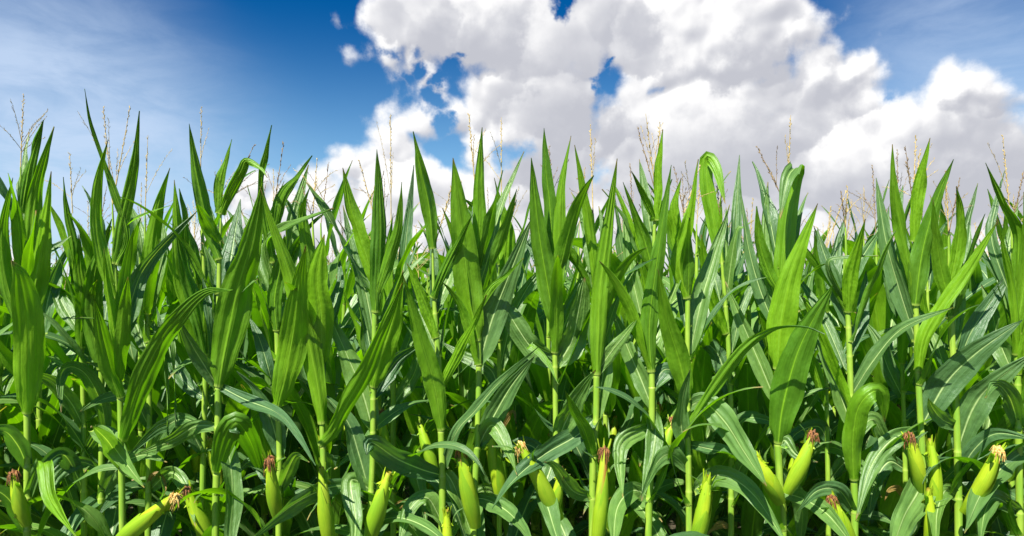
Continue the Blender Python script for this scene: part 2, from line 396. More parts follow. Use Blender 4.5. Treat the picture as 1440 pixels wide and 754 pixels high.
def leaf_geom(P, W, width, rng, clasp=0.013, cup=0.16, wav=0.006, nu=8, vpeak=0.36, base_w=0.62, tip_p=2.3, curl=0.0):
    """P spine (n,3), W width directions (n,3); N = W x T is the upper side, towards which the blade is grooved"""
    n = len(P); s = np.linspace(0, 1, n)
    T = nrm(np.gradient(P, axis=0))
    W = nrm(W - (W * T).sum(1, keepdims=True) * T)
    N = np.cross(W, T)
    wb = (rng.uniform(.10, .26) * np.sin(rng.uniform(5, 9) * s + rng.uniform(0, 6.28)) + rng.uniform(.05, .12) * np.sin(rng.uniform(13, 20) * s + rng.uniform(0, 6.28))) * np.clip(s * 4, 0, 1)
    W, N = W * np.cos(wb)[:, None] + N * np.sin(wb)[:, None], N * np.cos(wb)[:, None] - W * np.sin(wb)[:, None]
    dent = [(rng.random(), rng.choice((-1, 1)), rng.uniform(.02, .10)) for _ in range(3)]
    skew = rng.uniform(-.08, .08); pf = [rng.uniform(2.2, 4.2), rng.uniform(0, 6.28), rng.uniform(-2, 2), rng.uniform(.0008, .0024)]
    fold = rng.uniform(-.12, .12)
    x = np.clip(s / vpeak, 0, 1); rise = base_w + (1 - base_w) * x * x * (3 - 2 * x)
    y = np.clip((s - vpeak * 0.8) / (1 - vpeak * 0.8), 0, 1)
    wd = width * rise * np.clip(1 - y ** tip_p, 0.0, 1) ** 0.95
    wd = np.maximum(wd, 0.0015)
    blend = np.clip(1 - s / 0.10, 0, 1); blend = blend * blend * (3 - 2 * blend)
    ph = [rng.uniform(0, 6.28) for _ in range(6)]; fr = [rng.uniform(10, 17), rng.uniform(10, 17), rng.uniform(24, 34), rng.uniform(24, 34)]
    amp = wav * np.sin(np.pi * np.clip(s * 1.15, 0, 1)) ** 0.7
    verts = []; uvs = []
    L = np.linalg.norm(np.diff(P, axis=0), axis=1).sum()
    cupv = cup * (1 - 0.45 * s)
    for i in range(n):
        for j in range(nu + 1):
            u = -1 + 2 * j / nu; au = abs(u)
            hw = wd[i] / 2
            hw = wd[i] / 2 * (1 + skew * (1 if u > 0 else -1)) * (1 + 0.025 * math.sin(19 * s[i] + ph[0 if u < 0 else 1]))
            for ds_, sd_, dp_ in dent:
                if u * sd_ > 0.6: hw *= 1 - dp_ * math.exp(-((s[i] - ds_) / 0.03) ** 2)
            flat = P[i] + W[i] * (u * hw * (1 - 0.12 * cupv[i])) + N[i] * (cupv[i] * hw * au ** 1.05 + curl * hw * au * au * u)
            side = 0 if u < 0 else 1
            rip = amp[i] * au ** 2.2 * (math.sin(ph[side] + fr[side] * s[i] * L * 1.6) + 0.45 * math.sin(ph[2 + side] + fr[2 + side] * s[i] * L * 1.6))
            flat = flat + N[i] * (rip + pf[3] * math.sin(math.pi * pf[0] * u + pf[1] + pf[2] * s[i]) * min(1, s[i] * 6) + fold * hw * au * (1 if u > 0 else -1))
            if blend[i] > 0:
                a = u * math.pi * 0.62
                r = clasp
                arc = P[i] + N[i] * (r * (1 - math.cos(a))) + W[i] * (r * 1.05 * math.sin(a))
                flat = flat * (1 - blend[i]) + arc * blend[i]
            verts.append(flat); uvs.append((0.5 + 0.5 * u, s[i]))
    faces = []
    m1 = nu + 1
    for i in range(n - 1):
        for j in range(nu):
            a = i * m1 + j
            faces.append((a, a + 1, a + m1 + 1, a + m1))
    return verts, faces, uvs

def tube_geom(P, R, k=8, ring=None):
    P = np.asarray(P, float); n = len(P)
    T = nrm(np.gradient(P, axis=0))
    ref = np.array([0.31, 0.95, 0.02]) if abs(T[0][2]) > 0.7 else np.array([0, 0.1, 1.0])
    A = nrm(np.cross(T, ref)); Bn = np.cross(T, A)
    verts = []; uvs = []
    for i in range(n):
        for j in range(k):
            a = 2 * math.pi * j / k
            verts.append(P[i] + R[i] * (math.cos(a) * A[i] + math.sin(a) * Bn[i]))
            uvs.append((abs(2 * j / k - 1), 0.0 if ring is None else ring[i]))
    faces = [(i * k + j, i * k + (j + 1) % k, (i + 1) * k + (j + 1) % k, (i + 1) * k + j) for i in range(n - 1) for j in range(k)]
    return verts, faces, uvs

class Acc:
    def __init__(s): s.v = []; s.f = []; s.u = []
    def add(s, g):
        o = len(s.v); s.v += list(g[0]); s.f += [tuple(i + o for i in q) for q in g[1]]; s.u += list(g[2])
    def mesh(s, name, material): return make_mesh(name, s.v, s.f, s.u, material)

def link(name, data, parent=None):
    o = bpy.data.objects.new(name, data); col.objects.link(o)
    if parent is not None: o.parent = parent
    return o

# ------------------------------------------------------------------ plant pieces (coordinates local to the plant's base)
def stalk_mesh(pts, nodes, r0=0.0150, r1=0.0070):
    """pts spine from the ground to the tassel; nodes: heights of the leaf collars; a sheath swells below each collar"""
    pts = np.asarray(pts, float)
    zt = pts[-1][2]
    hs = set(np.linspace(0, zt, 14))
    for h in nodes:
        if 0.02 < h < zt - 0.02:
            hs |= {h - 0.008, h - 0.003, h + 0.001, h + 0.010, h - 0.10}
    hs = sorted(h for h in hs if 0 <= h <= zt)
    sp = catmull(pts, 60)
    P = np.array([[np.interp(h, sp[:, 2], sp[:, 0]), np.interp(h, sp[:, 2], sp[:, 1]), h] for h in hs])
    R = []; G = []
    nodes = sorted(nodes)
    for h in hs:
        r = r0 + (r1 - r0) * (h / zt) ** 1.4
        if h > zt - 0.25: r *= max(0.35, (zt - h) / 0.25 * 0.65 + 0.35)
        g_ = 0.0
        up = [q for q in nodes if q >= h]
        if up:
            dlt = up[0] - h
            r *= 1.0 + 0.11 * max(0, 1 - dlt / 0.14)
            if dlt < 0.004: r *= 1.05
            if dlt < 0.007: g_ = 0.6
        dn = [h - q for q in nodes if q < h]
        if dn and min(dn) < 0.002: g_ = 0.4
        R.append(r); G.append(g_)
    a = Acc(); a.add(tube_geom(P, R, 12, G))
    return a.mesh("stalk", M_STALK)

def tassel_mesh(base, tip, nb, spread, rng, brown=False, thick=1.0):
    base = np.array(base, float); tip = np.array(tip, float)
    ax = tip - base; L = np.linalg.norm(ax); ax = ax / L
    a = Acc()
    def rachis(p0, p1, sag, r, spk):
        mid = (p0 + p1) / 2 + sag
        P = catmull([p0, mid, p1], 10)
        R = np.linspace(r, r * 0.35, 10)
        a.add(tube_geom(P, R, 5))
        d = P[-1] - P[0]; ll = np.linalg.norm(d)
        m_ = int(ll / 0.0052)
        Q = catmull([p0, mid, p1], max(m_, 4))
        for i in range(int(len(Q) * 0.30), len(Q) - 1):
            if rng.random() < 0.25: continue
            t = nrm((Q[i + 1] - Q[i])[None])[0]
            az = rng.uniform(0, 6.28)
            o = np.array([math.cos(az), math.sin(az), 0.1]); o = o - o.dot(t) * t; o /= np.linalg.norm(o)
            l_ = rng.uniform(0.006, 0.011); dirv = t * 0.85 + o * rng.uniform(0.25, 0.6)
            e0 = Q[i] + o * r * 0.4; e1 = e0 + dirv * l_
            a.add(tube_geom([e0, (e0 + e1) / 2, e1], [spk * 0.3, spk, spk * 0.2], 4))
    thick *= 0.80; nb = nb if nb < 3 else nb - 1
    rachis(base, tip, ax * 0, 0.0024 * thick, 0.0021 * thick)
    for b in range(nb):
        t = rng.uniform(0.12, 0.42)
        p0 = base + ax * L * t
        az = rng.uniform(0, 6.28)
        out = np.array([math.cos(az), math.sin(az) * 0.8, 0.0])
        up = rng.uniform(0.35, 1.2)
        l_ = L * rng.uniform(0.38, 0.72)
        dv = nrm((out * spread + ax * up)[None])[0] * l_
        rachis(p0, p0 + dv + np.array([0, 0, -l_ * 0.12 * spread]), np.array([0, 0, l_ * 0.07]), 0.0012 * thick, 0.00115 * thick)
    return a.mesh("tassel", M_TASSELB if brown else M_TASSEL)

def ear_meshes(base, tip, wid, rng, silk='brown', weathered=False, flags=2, lod=1):
    """husk (tapered, of overlapping sheaths), silk at its tip"""
    base = np.array(base, float); tip = np.array(tip, float)
    ax = tip - base; L = np.linalg.norm(ax); ax /= L
    ref = np.array([0, -1.0, 0.05]); S = nrm(np.cross(ax, ref)[None])[0]; Fv = np.cross(S, ax)
    n = 22; k = 20 if lod else 10
    a = Acc(); verts = []; uvs = []
    off = rng.uniform(0, 6.28)
    for i in range(n):
        s = i / (n - 1)
        prof = (0.66 + 0.34 * math.sin(min(1, s / 0.40) * math.pi / 2)) * (1 - max(0, (s - 0.45) / 0.55) ** 1.9 * 0.66)
        for j in range(k):
            t = 2 * math.pi * j / k
            lay = ((t + off + 1.6 * s) / 2.1) % 1.0                  # three lapping sheaths, a step at each edge
            r = wid / 2 * prof * (0.94 + 0.10 * lay + 0.012 * math.sin(9 * t + 5 * s))
            bend = 0.05 * L * math.sin(math.pi * s)
            verts.append(base + ax * (L * s) + S * (r * math.cos(t)) + Fv * (r * math.sin(t) + bend))
            ring = max(0.0, (s - 0.93) / 0.07) * 0.7
            if weathered: ring = max(ring, 0.85 * max(0, math.sin(t * 1.0 + off + 2.5 * s)) ** 2 * (0.35 + 0.65 * abs(math.sin(3.1 * s + off))))
            uvs.append((abs(2 * j / k - 1), ring))
    faces = [(i * k + j, i * k + (j + 1) % k, (i + 1) * k + (j + 1) % k, (i + 1) * k + j) for i in range(n - 1) for j in range(k)]
    a.add((verts, faces, uvs))
    # loose husk points round the tip
    for q in range(5):
        az = rng.uniform(0, 6.28); o = S * math.cos(az) + Fv * math.sin(az)
        p0 = base + ax * L * 0.80 + o * wid * 0.30
        l_ = L * rng.uniform(0.18, 0.30)
        P = catmull([p0, p0 + ax * l_ * 0.55 + o * 0.001, p0 + ax * l_ + o * rng.uniform(0.0, 0.012)], 6)
        Wd = np.tile(np.cross(ax, o), (6, 1))
        g_ = leaf_geom(P, Wd, wid * 0.42, rng, clasp=wid * .2, cup=-0.5, wav=0, nu=4, vpeak=0.1, base_w=0.9, tip_p=1.2)
        a.add((g_[0], g_[1], [(u, 0.05) for u, v in g_[2]]))
    sleeves = []
    for q, (top, sp) in enumerate(((0.62, 1.75), (0.82, 1.25)) if lod else ()):
        c0 = math.pi / 2 + rng.uniform(-1.6, 1.6); vv = []; uu = []; na, ns = 10, 12
        for i in range(ns):
            f_ = i / (ns - 1); s = f_ * top
            prof = (0.66 + 0.34 * math.sin(min(1, s / 0.40) * math.pi / 2)) * (1 - max(0, (s - 0.45) / 0.55) ** 1.9 * 0.66)
            span = sp * (1 - max(0, (f_ - .35) / .65) ** 1.8 * 0.97)
            for j in range(na + 1):
                t = c0 + span * (2 * j / na - 1)
                r = wid / 2 * prof * (1.07 + .03 * q) + .0012
                vv.append(base + ax * (L * s) + S * (r * math.cos(t)) + Fv * (r * math.sin(t) + 0.05 * L * math.sin(math.pi * s)))
                uu.append((j / na, 0.0))
        ff = [(i * (na + 1) + j, i * (na + 1) + j + 1, (i + 1) * (na + 1) + j + 1, (i + 1) * (na + 1) + j) for i in range(ns - 1) for j in range(na)]
        sleeves.append(make_mesh("husk_leaf", vv, ff, uu, M_SLEEVE))
    husk = a.mesh("ear", M_HUSKR if weathered else M_HUSK)
    flagm = sleeves
    for q in range(flags):                                             # small green blades springing from the husk
        az = rng.uniform(-0.9, 0.9) + (0 if q % 2 else math.pi)
        o = S * math.cos(az) + Fv * abs(math.sin(az))
        p0 = base + ax * L * rng.uniform(0.6, 0.85) + o * wid * 0.42
        l_ = L * rng.uniform(0.22, 0.42)
        P = catmull([p0, p0 + ax * l_ * .5 + o * l_ * .12, p0 + ax * l_ * .8 + o * l_ * .55], 8)
        g_ = leaf_geom(P, np.tile(np.cross(o, ax), (8, 1)), wid * 0.34, rng, clasp=wid * .25, cup=0.3, wav=0.001, nu=4)
        flagm.append(make_mesh("husk_blade", g_[0], g_[1], g_[2], M_LEAF))
    sm_ = None
    if silk:
        c = Acc()
        end = base + ax * L * 0.985 + Fv * 0.0
        for q in range(60 if lod else 16):
            az = rng.uniform(0, 6.28); o = S * math.cos(az) + Fv * math.sin(az)
            rr = wid * 0.15
            l_ = rng.uniform(0.012, 0.030)
            p0 = end + o * rr * rng.random() - ax * 0.006
            p1 = p0 + ax * l_ * 0.45 + o * l_ * 0.28
            p2 = p1 + ax * l_ * rng.uniform(-0.9, 0.15) + o * l_ * 0.25 + np.array([0, 0, -l_ * rng.uniform(0.2, 1.1)])
            c.add(tube_geom(catmull([p0, p1, p2], 5), [0.0012, 0.0013, 0.0012, 0.001, 0.0006], 4))
        # matted core of the silk
        vv = []
        for i in range(6):
            s = i / 5
            for j in range(8):
                t = 2 * math.pi * j / 8
                r = rr * (0.9 + 0.35 * math.sin(5 * t + i * 2)) * math.sin(math.pi * (0.25 + 0.75 * s)) + 0.0006
                vv.append(end + ax * (-0.008 + 0.024 * s) + S * r * math.cos(t) + Fv * r * math.sin(t))
        ff = [(i * 8 + j, i * 8 + (j + 1) % 8, (i + 1) * 8 + (j + 1) % 8, (i + 1) * 8 + j) for i in range(5) for j in range(8)]
        c.add((vv, ff, [(0, 0)] * len(vv)))
        sm_ = c.mesh("silk", M_SILKG if silk == 'gold' else M_SILK)
    return husk, flagm, sm_

def free_leaf(rng, h, az, L, width, th0, bend, twist=0.0, droop_at=0.45, n=22, nu=6, start=0.012, low=False):
    """a blade from its collar at height h, in the vertical plane of azimuth az; th0 = angle from the stem, bend = extra angle gained by the tip"""
    a = np.array([math.cos(az), math.sin(az), 0.0])
    s = np.linspace(0, 1, n)
    th = th0 + bend * np.clip((s - droop_at * 0.35) / (1 - droop_at * 0.35), 0, 1) ** 1.7
    ds = L / (n - 1)
    x = start + np.concatenate([[0], np.cumsum(np.sin(th[:-1]) * ds)])
    z = h + np.concatenate([[0], np.cumsum(np.cos(th[:-1]) * ds)])
    sway = rng.uniform(-0.10, 0.10) * L * s ** 2
    side = np.array([-a[1], a[0], 0.0])
    P = x[:, None] * a + sway[:, None] * side + np.stack([np.zeros(n), np.zeros(n), z], 1)
    T = nrm(np.gradient(P, axis=0))
    W0 = -np.tile(side, (n, 1)); W0 = nrm(W0 - (W0 * T).sum(1, keepdims=True) * T)
    N0 = np.cross(W0, T)
    tw = twist * s
    W = W0 * np.cos(tw)[:, None] + N0 * np.sin(tw)[:, None]
    return leaf_geom(P, W, width, rng, nu=nu, clasp=0.012, cup=rng.uniform(0.12, 0.30), wav=rng.uniform(0.003, 0.009), vpeak=rng.uniform(0.28, 0.42))

# ------------------------------------------------------------------ ground
gm = make_mesh("ground", [(-900, -60, 0), (900, -60, 0), (900, 1500, 0), (-900, 1500, 0)], [(0, 1, 2, 3)], None, soil())
ground = link("ground", gm); ground["kind"] = "structure"

# ------------------------------------------------------------------ the front of the field, plant by plant
def wp(x, y, d, z):
    """photograph pixel -> a point standing z metres in front of the plane at distance d"""
    yy = d - z
    return np.array([(x - 720.0) / F * yy, yy, CH - (y - HY) / F * yy])

def hand_leaf(d, spec, rng):
    side, w, zt, pts = spec[:4]
    o = spec[4] if len(spec) > 4 else {}
    pts = list(pts)
    P0 = np.array([[p[0], p[1]] for p in pts], float)
    seg = np.linalg.norm(np.diff(P0, axis=0), axis=1); s = np.concatenate([[0], np.cumsum(seg)]) / seg.sum()
    zs = [p[2] if len(p) > 2 else None for p in pts]
    z0 = o.get('z0', 0.012 if side == 'f' else -0.012)
    Q = []
    for i, (px, py) in enumerate(P0):
        z = zs[i] if zs[i] is not None else z0 + zt * s[i] ** 1.25
        Q.append(wp(px, py, d, z))
    n = o.get('n', 34)
    P = catmull(Q, n)
    T = nrm(np.gradient(P, axis=0))
    V = nrm(P - np.array([0, 0, CH]))
    C = np.cross(T, V)
    if side == 'b': C = -C
    mag = np.linalg.norm(C, axis=1)
    W = nrm(C)
    for i in range(1, n):
        if (W[i] * W[i - 1]).sum() < 0: W[i] = -W[i]
        if mag[i] < 0.35: W[i] = nrm((W[i - 1] * 0.9 + W[i] * 0.1)[None])[0]
    N = np.cross(W, T)
    r = o.get('roll', None)
    if r is None:
        r = (rng.uniform(-12, 12), rng.uniform(-35, 35), rng.uniform(-55, 55))
    ang = np.radians(np.interp(np.linspace(0, 1, n), np.linspace(0, 1, len(r)), r))
    W = W * np.cos(ang)[:, None] + N * np.sin(ang)[:, None]
    width = w / F * d * (0.86 if 20 < w < 40 else 0.95)
    return leaf_geom(P, W, width, rng, nu=14, clasp=0.0125 if o.get('clasp', 1) else 0.02, cup=o.get('cup', rng.uniform(0.22, 0.55) if w < 40 else rng.uniform(.12, .25)), wav=o.get('wav', rng.uniform(0.003, 0.009)),
                     vpeak=o.get('vp', rng.uniform(0.30, 0.42)), base_w=o.get('bw', 0.62), tip_p=o.get('tp', rng.uniform(1.35, 1.9)))

def ear_world(d, e, plant, base, rng, sx):
    tx, ty, bx, by, w, z, silk, wea = e
    z = z + .03 if z > 0 else z
    yb = by + .30 * (by - ty)
    xs = float(np.interp(yb, [q[1] for q in sx][::-1], [q[0] for q in sx][::-1]))
    bx2 = bx + .35 * (bx - tx); bx2 = xs + max(-9, min(9, bx2 - xs)) if abs(bx2 - xs) < 45 else bx2
    b = wp(bx2, yb, d, z * 0.3 + 0.020 if z > 0 else z) - base; t = wp(tx, ty - 3, d, z) - base
    husk, fl, sk = ear_meshes(b, t, w / F * d * 0.78, rng, silk, wea, 2)
    eo = link("ear", husk, plant)
    for f_ in fl: link(f_.name.split('.')[0], f_, eo)
    if sk: link("silk", sk, eo)
    return eo

D1 = 2.20; D1B = 2.50
FRONT = []   # filled by the table below: dict(d, x stalk polyline, leaves, ears, tassel, label, key)
def plant(d, key, label, stalk, leaves, ears=(), tassels=(), group="maize plants along the front of the field"):
    FRONT.append(dict(d=d, key=key, label=label, stalk=stalk, leaves=leaves, ears=ears, tassels=tassels, group=group))

plant(D1, "the tall upright plant by the left edge", "tall maize plant at the left edge with upright leaves bunched round a straw tassel",
  [(38,754),(38,585),(33,440),(30,330),(29,235)],
  [('f',40,.16,[(38,583),(40,520),(39,450),(30,392),(16,366)],{'roll':(0,5,-10),'tp':4}),
   ('f',38,.12,[(33,480),(47,410),(58,340),(72,241)]), ('f',27,.10,[(32,420),(42,340),(52,260),(76,178)]),
   ('f',24,.08,[(30,300),(36,262),(44,225),(61,169)],{'roll':(0,30,45)}), ('b',14,-.08,[(30,310),(31,260),(36,215),(41,186)]),
   ('f',24,.12,[(31,470),(10,400),(3,330),(18,250)]), ('b',24,-.1,[(32,400),(50,360),(75,350),(100,332)],{'roll':(0,50,70)}),
   ('b',30,.22,[(38,655),(24,625),(4,606),(-30,612)],{'roll':(0,-10,0)}), ('b',30,.28,[(38,745),(10,700),(-20,690),(-60,720)]),
   ('b',24,.3,[(38,700),(60,650),(70,700),(110,760)])],
  ears=[(19,668,33,722,21,.05,'brown',False)], tassels=[(29,235,33,132,7,.55,False)])
plant(D1B, "the thin plant near the left edge", "slender maize plant between the two tallest clumps near the left edge",
  [(118,754),(118,600),(112,440),(104,330),(100,300)],
  [('f',17,.1,[(106,400),(102,345),(93,300),(89,249)]), ('b',28,-.12,[(60,470),(68,420),(84,370),(104,338)]),
   ('b',26,-.1,[(114,470),(90,430),(75,395),(60,380)]), ('f',26,.1,[(114,490),(118,430),(112,380),(110,330)]),
   ('b',26,.2,[(118,600),(95,560),(60,530),(20,540)]), ('b',24,.3,[(118,640),(140,610),(165,620),(190,670)]),
   ('b',28,.3,[(118,690),(90,640),(60,660),(30,700)])],
  tassels=[(102,300,98,215,4,.6,False)], group="maize plants just behind the front row")
plant(D1, "the thick stalk bearing the slanting ear", "maize plant with a thick pale stalk, a forked tassel and one long slanting ear",
  [(172,754),(170,620),(169,560),(166,480),(163,400),(160,340),(158,285)],
  [('f',30,.16,[(171,560),(158,525),(147,480),(132,420)]), ('f',22,.12,[(162,372),(173,310),(188,240),(196,156)],{'roll':(0,25)}),
   ('f',23,.1,[(161,420),(143,360),(135,300),(140,245),(152,196)],{'roll':(0,-20)}), ('b',34,-.15,[(168,500),(183,430),(208,370),(278,296)]),
   ('b',12,.12,[(163,345),(180,315),(208,300),(240,289)],{'roll':(20,60,65)}),
   ('f',36,.34,[(172,622),(186,575),(208,515),(240,460),(285,413),(328,408)],{'roll':(0,-20,10,40)}),
   ('b',30,.26,[(172,655),(155,625),(132,601),(128,602)],{'roll':(0,0)}), ('b',28,.30,[(132,604),(150,616),(172,645),(203,686)],{'bw':.9,'vp':.2}),
   ('f',13,.14,[(162,372),(178,330),(150,240),(128,175),(119,125)],{'roll':(30,10)}),
   ('f',14,.1,[(166,500),(160,460),(150,400),(146,350)])],
  ears=[(247,700,178,752,27,.16,'gold',False)], tassels=[(158,285,145,150,3,.5,False),(158,290,183,150,4,.4,False)])
plant(D1B, "the plant with an arched hooked leaf", "maize plant near the left with a leaf arched over like a hook",
  [(142,754),(143,600),(142,500),(138,400),(138,330)],
  [('f',34,.12,[(142,520),(130,455),(133,385),(157,308)],{'roll':(0,15)}),
   ('b',26,.3,[(150,612),(143,570),(122,528),(98,516),(85,533),(86,580)],{'roll':(0,0,20)}),
   ('f',24,.1,[(141,500),(128,440),(115,380),(112,330)]), ('b',28,-.1,[(143,560),(160,500),(175,450),(200,430)]),
   ('b',30,.2,[(143,700),(165,660),(200,640),(235,650)]), ('b',24,.2,[(143,660),(110,650),(80,670),(60,720)])],
  tassels=[(138,330,150,262,4,.5,True)], group="maize plants just behind the front row")
plant(D1B, "the plant with the lone straw tassel", "maize plant with a straight lone straw tassel against blue sky left of centre-left",
  [(208,754),(210,620),(209,500),(205,400),(204,300)],
  [('f',28,.1,[(206,430),(213,345),(224,285),(239,236)]), ('b',22,-.1,[(207,450),(222,390),(230,340),(226,300)]),
   ('b',30,-.15,[(209,500),(190,450),(180,390),(196,340)]), ('b',12,.2,[(209,470),(236,470),(244,520),(247,600)],{'roll':(20,60,70)}),
   ('b',11,.22,[(210,455),(228,480),(234,540),(236,625)],{'roll':(30,70,60)}), ('b',10,.1,[(208,690),(214,672),(224,668),(232,684),(230,700)],{'dry':1}), ('b',30,.25,[(210,640),(235,600),(262,590),(300,610)]),
   ('b',26,.2,[(210,600),(185,560),(150,560),(110,580)]), ('b',26,.2,[(210,690),(240,665),(262,690),(275,740)])],
  ears=[(262,690,298,762,28,.12,'brown',False)], tassels=[(204,300,208,190,1,.3,False)], group="maize plants just behind the front row")
plant(D1, "the plant with the broadest upright leaf", "maize plant with one very broad upright leaf, drooping tassels and a folded lower blade",
  [(303,754),(305,660),(307,545),(308,400),(309,345),(311,298)],
  [('f',50,.16,[(307,545),(316,490),(333,410),(353,340),(369,258)],{'roll':(0,8,5)}),
   ('f',24,.10,[(308,365),(293,320),(275,240),(266,174)],{'roll':(0,15)}), ('f',20,.10,[(309,340),(296,320),(284,300),(276,285)]),
   ('f',17,.1,[(311,302),(322,275),(340,240),(347,227),(366,236),(376,250)],{'roll':(0,0,30)}),
   ('f',16,.06,[(306,300),(309,255),(326,196)],{'roll':(20,40)}), ('b',40,-.12,[(308,440),(322,380),(330,330),(338,280)]),
   ('f',36,.1,[(303,666,.015),(311,632,.06),(322,602,.11),(336,596,.12),(354,625,.02),(372,675,-.08)],{'roll':(0,0,0),'tp':3,'cup':.1}),
   ('b',31,.12,[(306,600),(322,640),(327,700),(322,785)],{'tp':4}),
   ('b',22,.32,[(308,543),(345,562),(388,580),(418,612),(444,655)],{'roll':(0,25,35)}),
   ('b',28,.15,[(307,545),(285,510),(262,470),(250,440)]), ('b',30,-.15,[(307,600),(275,600),(240,620),(190,640)])],
  tassels=[(311,298,358,203,4,.5,True),(311,298,312,225,4,.7,False),(311,300,310,250,5,1.2,False)])
plant(D1B, "the plant with the amber tassel", "maize plant with an upright amber tassel behind the broadest leaf",
  [(284,754),(287,600),(289,480),(285,340),(282,255)],
  [('f',24,.1,[(287,470),(258,410),(249,320),(245,253)]), ('f',28,.12,[(289,500),(275,430),(258,370),(247,318)]),
   ('f',22,.08,[(286,400),(272,360),(262,310),(252,265)]), ('b',26,-.1,[(287,420),(298,370),(302,330),(296,290)]),
   ('b',28,.2,[(287,640),(262,600),(225,600),(180,640)]), ('b',26,-.1,[(288,560),(262,540),(235,490),(220,430)])],
  tassels=[(282,255,283,150,1,.3,False),(284,280,268,225,3,.4,True)], group="maize plants just behind the front row")
plant(D1, "the plant with the short brown-tipped ear", "maize plant with a wide wavy low leaf and a short brown-silked ear",
  [(392,754),(393,645),(391,572),(390,480),(386,400),(383,300)],
  [('f',44,.18,[(390,573),(402,520),(413,460),(420,400),(430,345)],{'roll':(0,10,-5),'wav':.006}),
   ('b',36,.05,[(395,643),(381,590),(360,548),(333,522)],{'wav':.007}),
   ('f',28,.08,[(389,466),(386,420),(395,370),(400,330)]), ('f',18,.1,[(385,330),(397,275),(417,250),(439,219)],{'roll':(0,40,55)}),
   ('b',30,-.1,[(388,440),(403,380),(414,310),(434,232)]), ('f',17,.12,[(385,370),(368,270),(374,215),(382,176)]),
   ('b',14,.14,[(386,400),(374,346),(400,320),(469,293)],{'roll':(10,50,70)}), ('b',30,-.1,[(386,420),(376,380),(366,340),(340,300)]),
   ('b',26,.2,[(393,690),(410,650),(420,640),(435,650)]), ('b',26,-.1,[(393,700),(370,660),(350,650),(330,670)])],
  ears=[(379,648,389,712,22,.10,'brown',False)], tassels=[(384,300,399,200,4,.7,True)])
plant(D1, "the plant with the red-streaked ear", "maize plant with a rust-streaked ear hugging its stalk and a long straplike twisted leaf",
  [(457,754),(455,660),(453,597),(450,500),(446,420),(441,350),(439,300)],
  [('f',36,.16,[(453,597),(446,540),(431,470),(409,390),(386,325),(365,262)],{'roll':(0,5,10)}),
   ('f',32,.22,[(449,628),(467,608),(487,570),(515,520),(538,465),(566,398)],{'roll':(0,-30,-15,10)}),
   ('f',40,.12,[(450,520),(452,450),(446,390),(456,330)],{'tp':3.2}), ('b',24,-.1,[(450,480),(470,430),(480,390),(474,350)]),
   ('b',34,.34,[(500,684),(462,686),(412,710),(350,762)],{'bw':.7}), ('b',26,-.1,[(453,560),(432,520),(420,480),(400,450)]),
   ('f',20,.08,[(443,400),(432,350),(425,300),(436,262)])],
  ears=[(452,660,462,748,23,.07,None,True)], tassels=[(440,300,446,222,5,.8,False),(440,310,425,262,3,.7,True)])
plant(D1, "the plant beside the bare pale ear", "maize plant with two pale-ribbed blades sweeping left and a bare ear at right",
  [(521,754),(524,650),(525,545),(527,440),(527,350),(524,300)],
  [('f',40,.16,[(525,546),(536,500),(552,450),(567,380)],{'roll':(0,10)}), ('f',21,.12,[(527,424),(545,370),(560,320),(565,256)],{'roll':(0,20)}),
   ('b',40,-.03,[(525,607),(509,550),(486,495),(457,430)]), ('b',38,.02,[(523,706),(505,640),(488,592),(452,550)]),
   ('b',32,-.1,[(527,480),(514,410),(495,350),(482,289)]), ('f',28,.08,[(527,400),(512,350),(495,295),(482,236)]),
   ('f',28,.08,[(527,440),(534,340),(533,270),(530,210)]), ('b',32,.22,[(523,690),(494,676),(500,730),(496,790)]),
   ('b',26,.3,[(523,735),(560,728),(600,742),(640,775)]), ('b',30,-.1,[(525,560),(548,520),(566,500),(600,480)])],
  ears=[(547,667,527,738,28,.05,None,False)], tassels=[(525,300,505,225,2,.5,False),(526,300,540,240,4,.9,True)])
plant(D1B, "the plant with the half-hidden small ear", "maize plant left of centre with a small pale ear half hidden behind crossing blades",
  [(553,754),(553,600),(552,480),(551,380),(550,310)],
  [('b',26,-.08,[(552,470),(565,400),(572,330),(582,232)]), ('f',26,.08,[(552,500),(546,430),(545,370),(553,300)]),
   ('b',12,.1,[(553,735),(560,712),(575,706),(590,700),(582,716)],{'dry':1}), ('b',30,-.1,[(553,560),(535,510),(520,470),(500,450)]), ('b',28,-.1,[(553,570),(580,530),(590,500),(600,470)]),
   ('b',30,.15,[(553,650),(575,640),(590,690),(600,745)]), ('b',28,.15,[(553,690),(530,650),(500,640),(470,660)])],
  ears=[(537,582,543,636,17,.05,'brown',False)], tassels=[(550,310,549,160,2,.3,False)], group="maize plants just behind the front row")
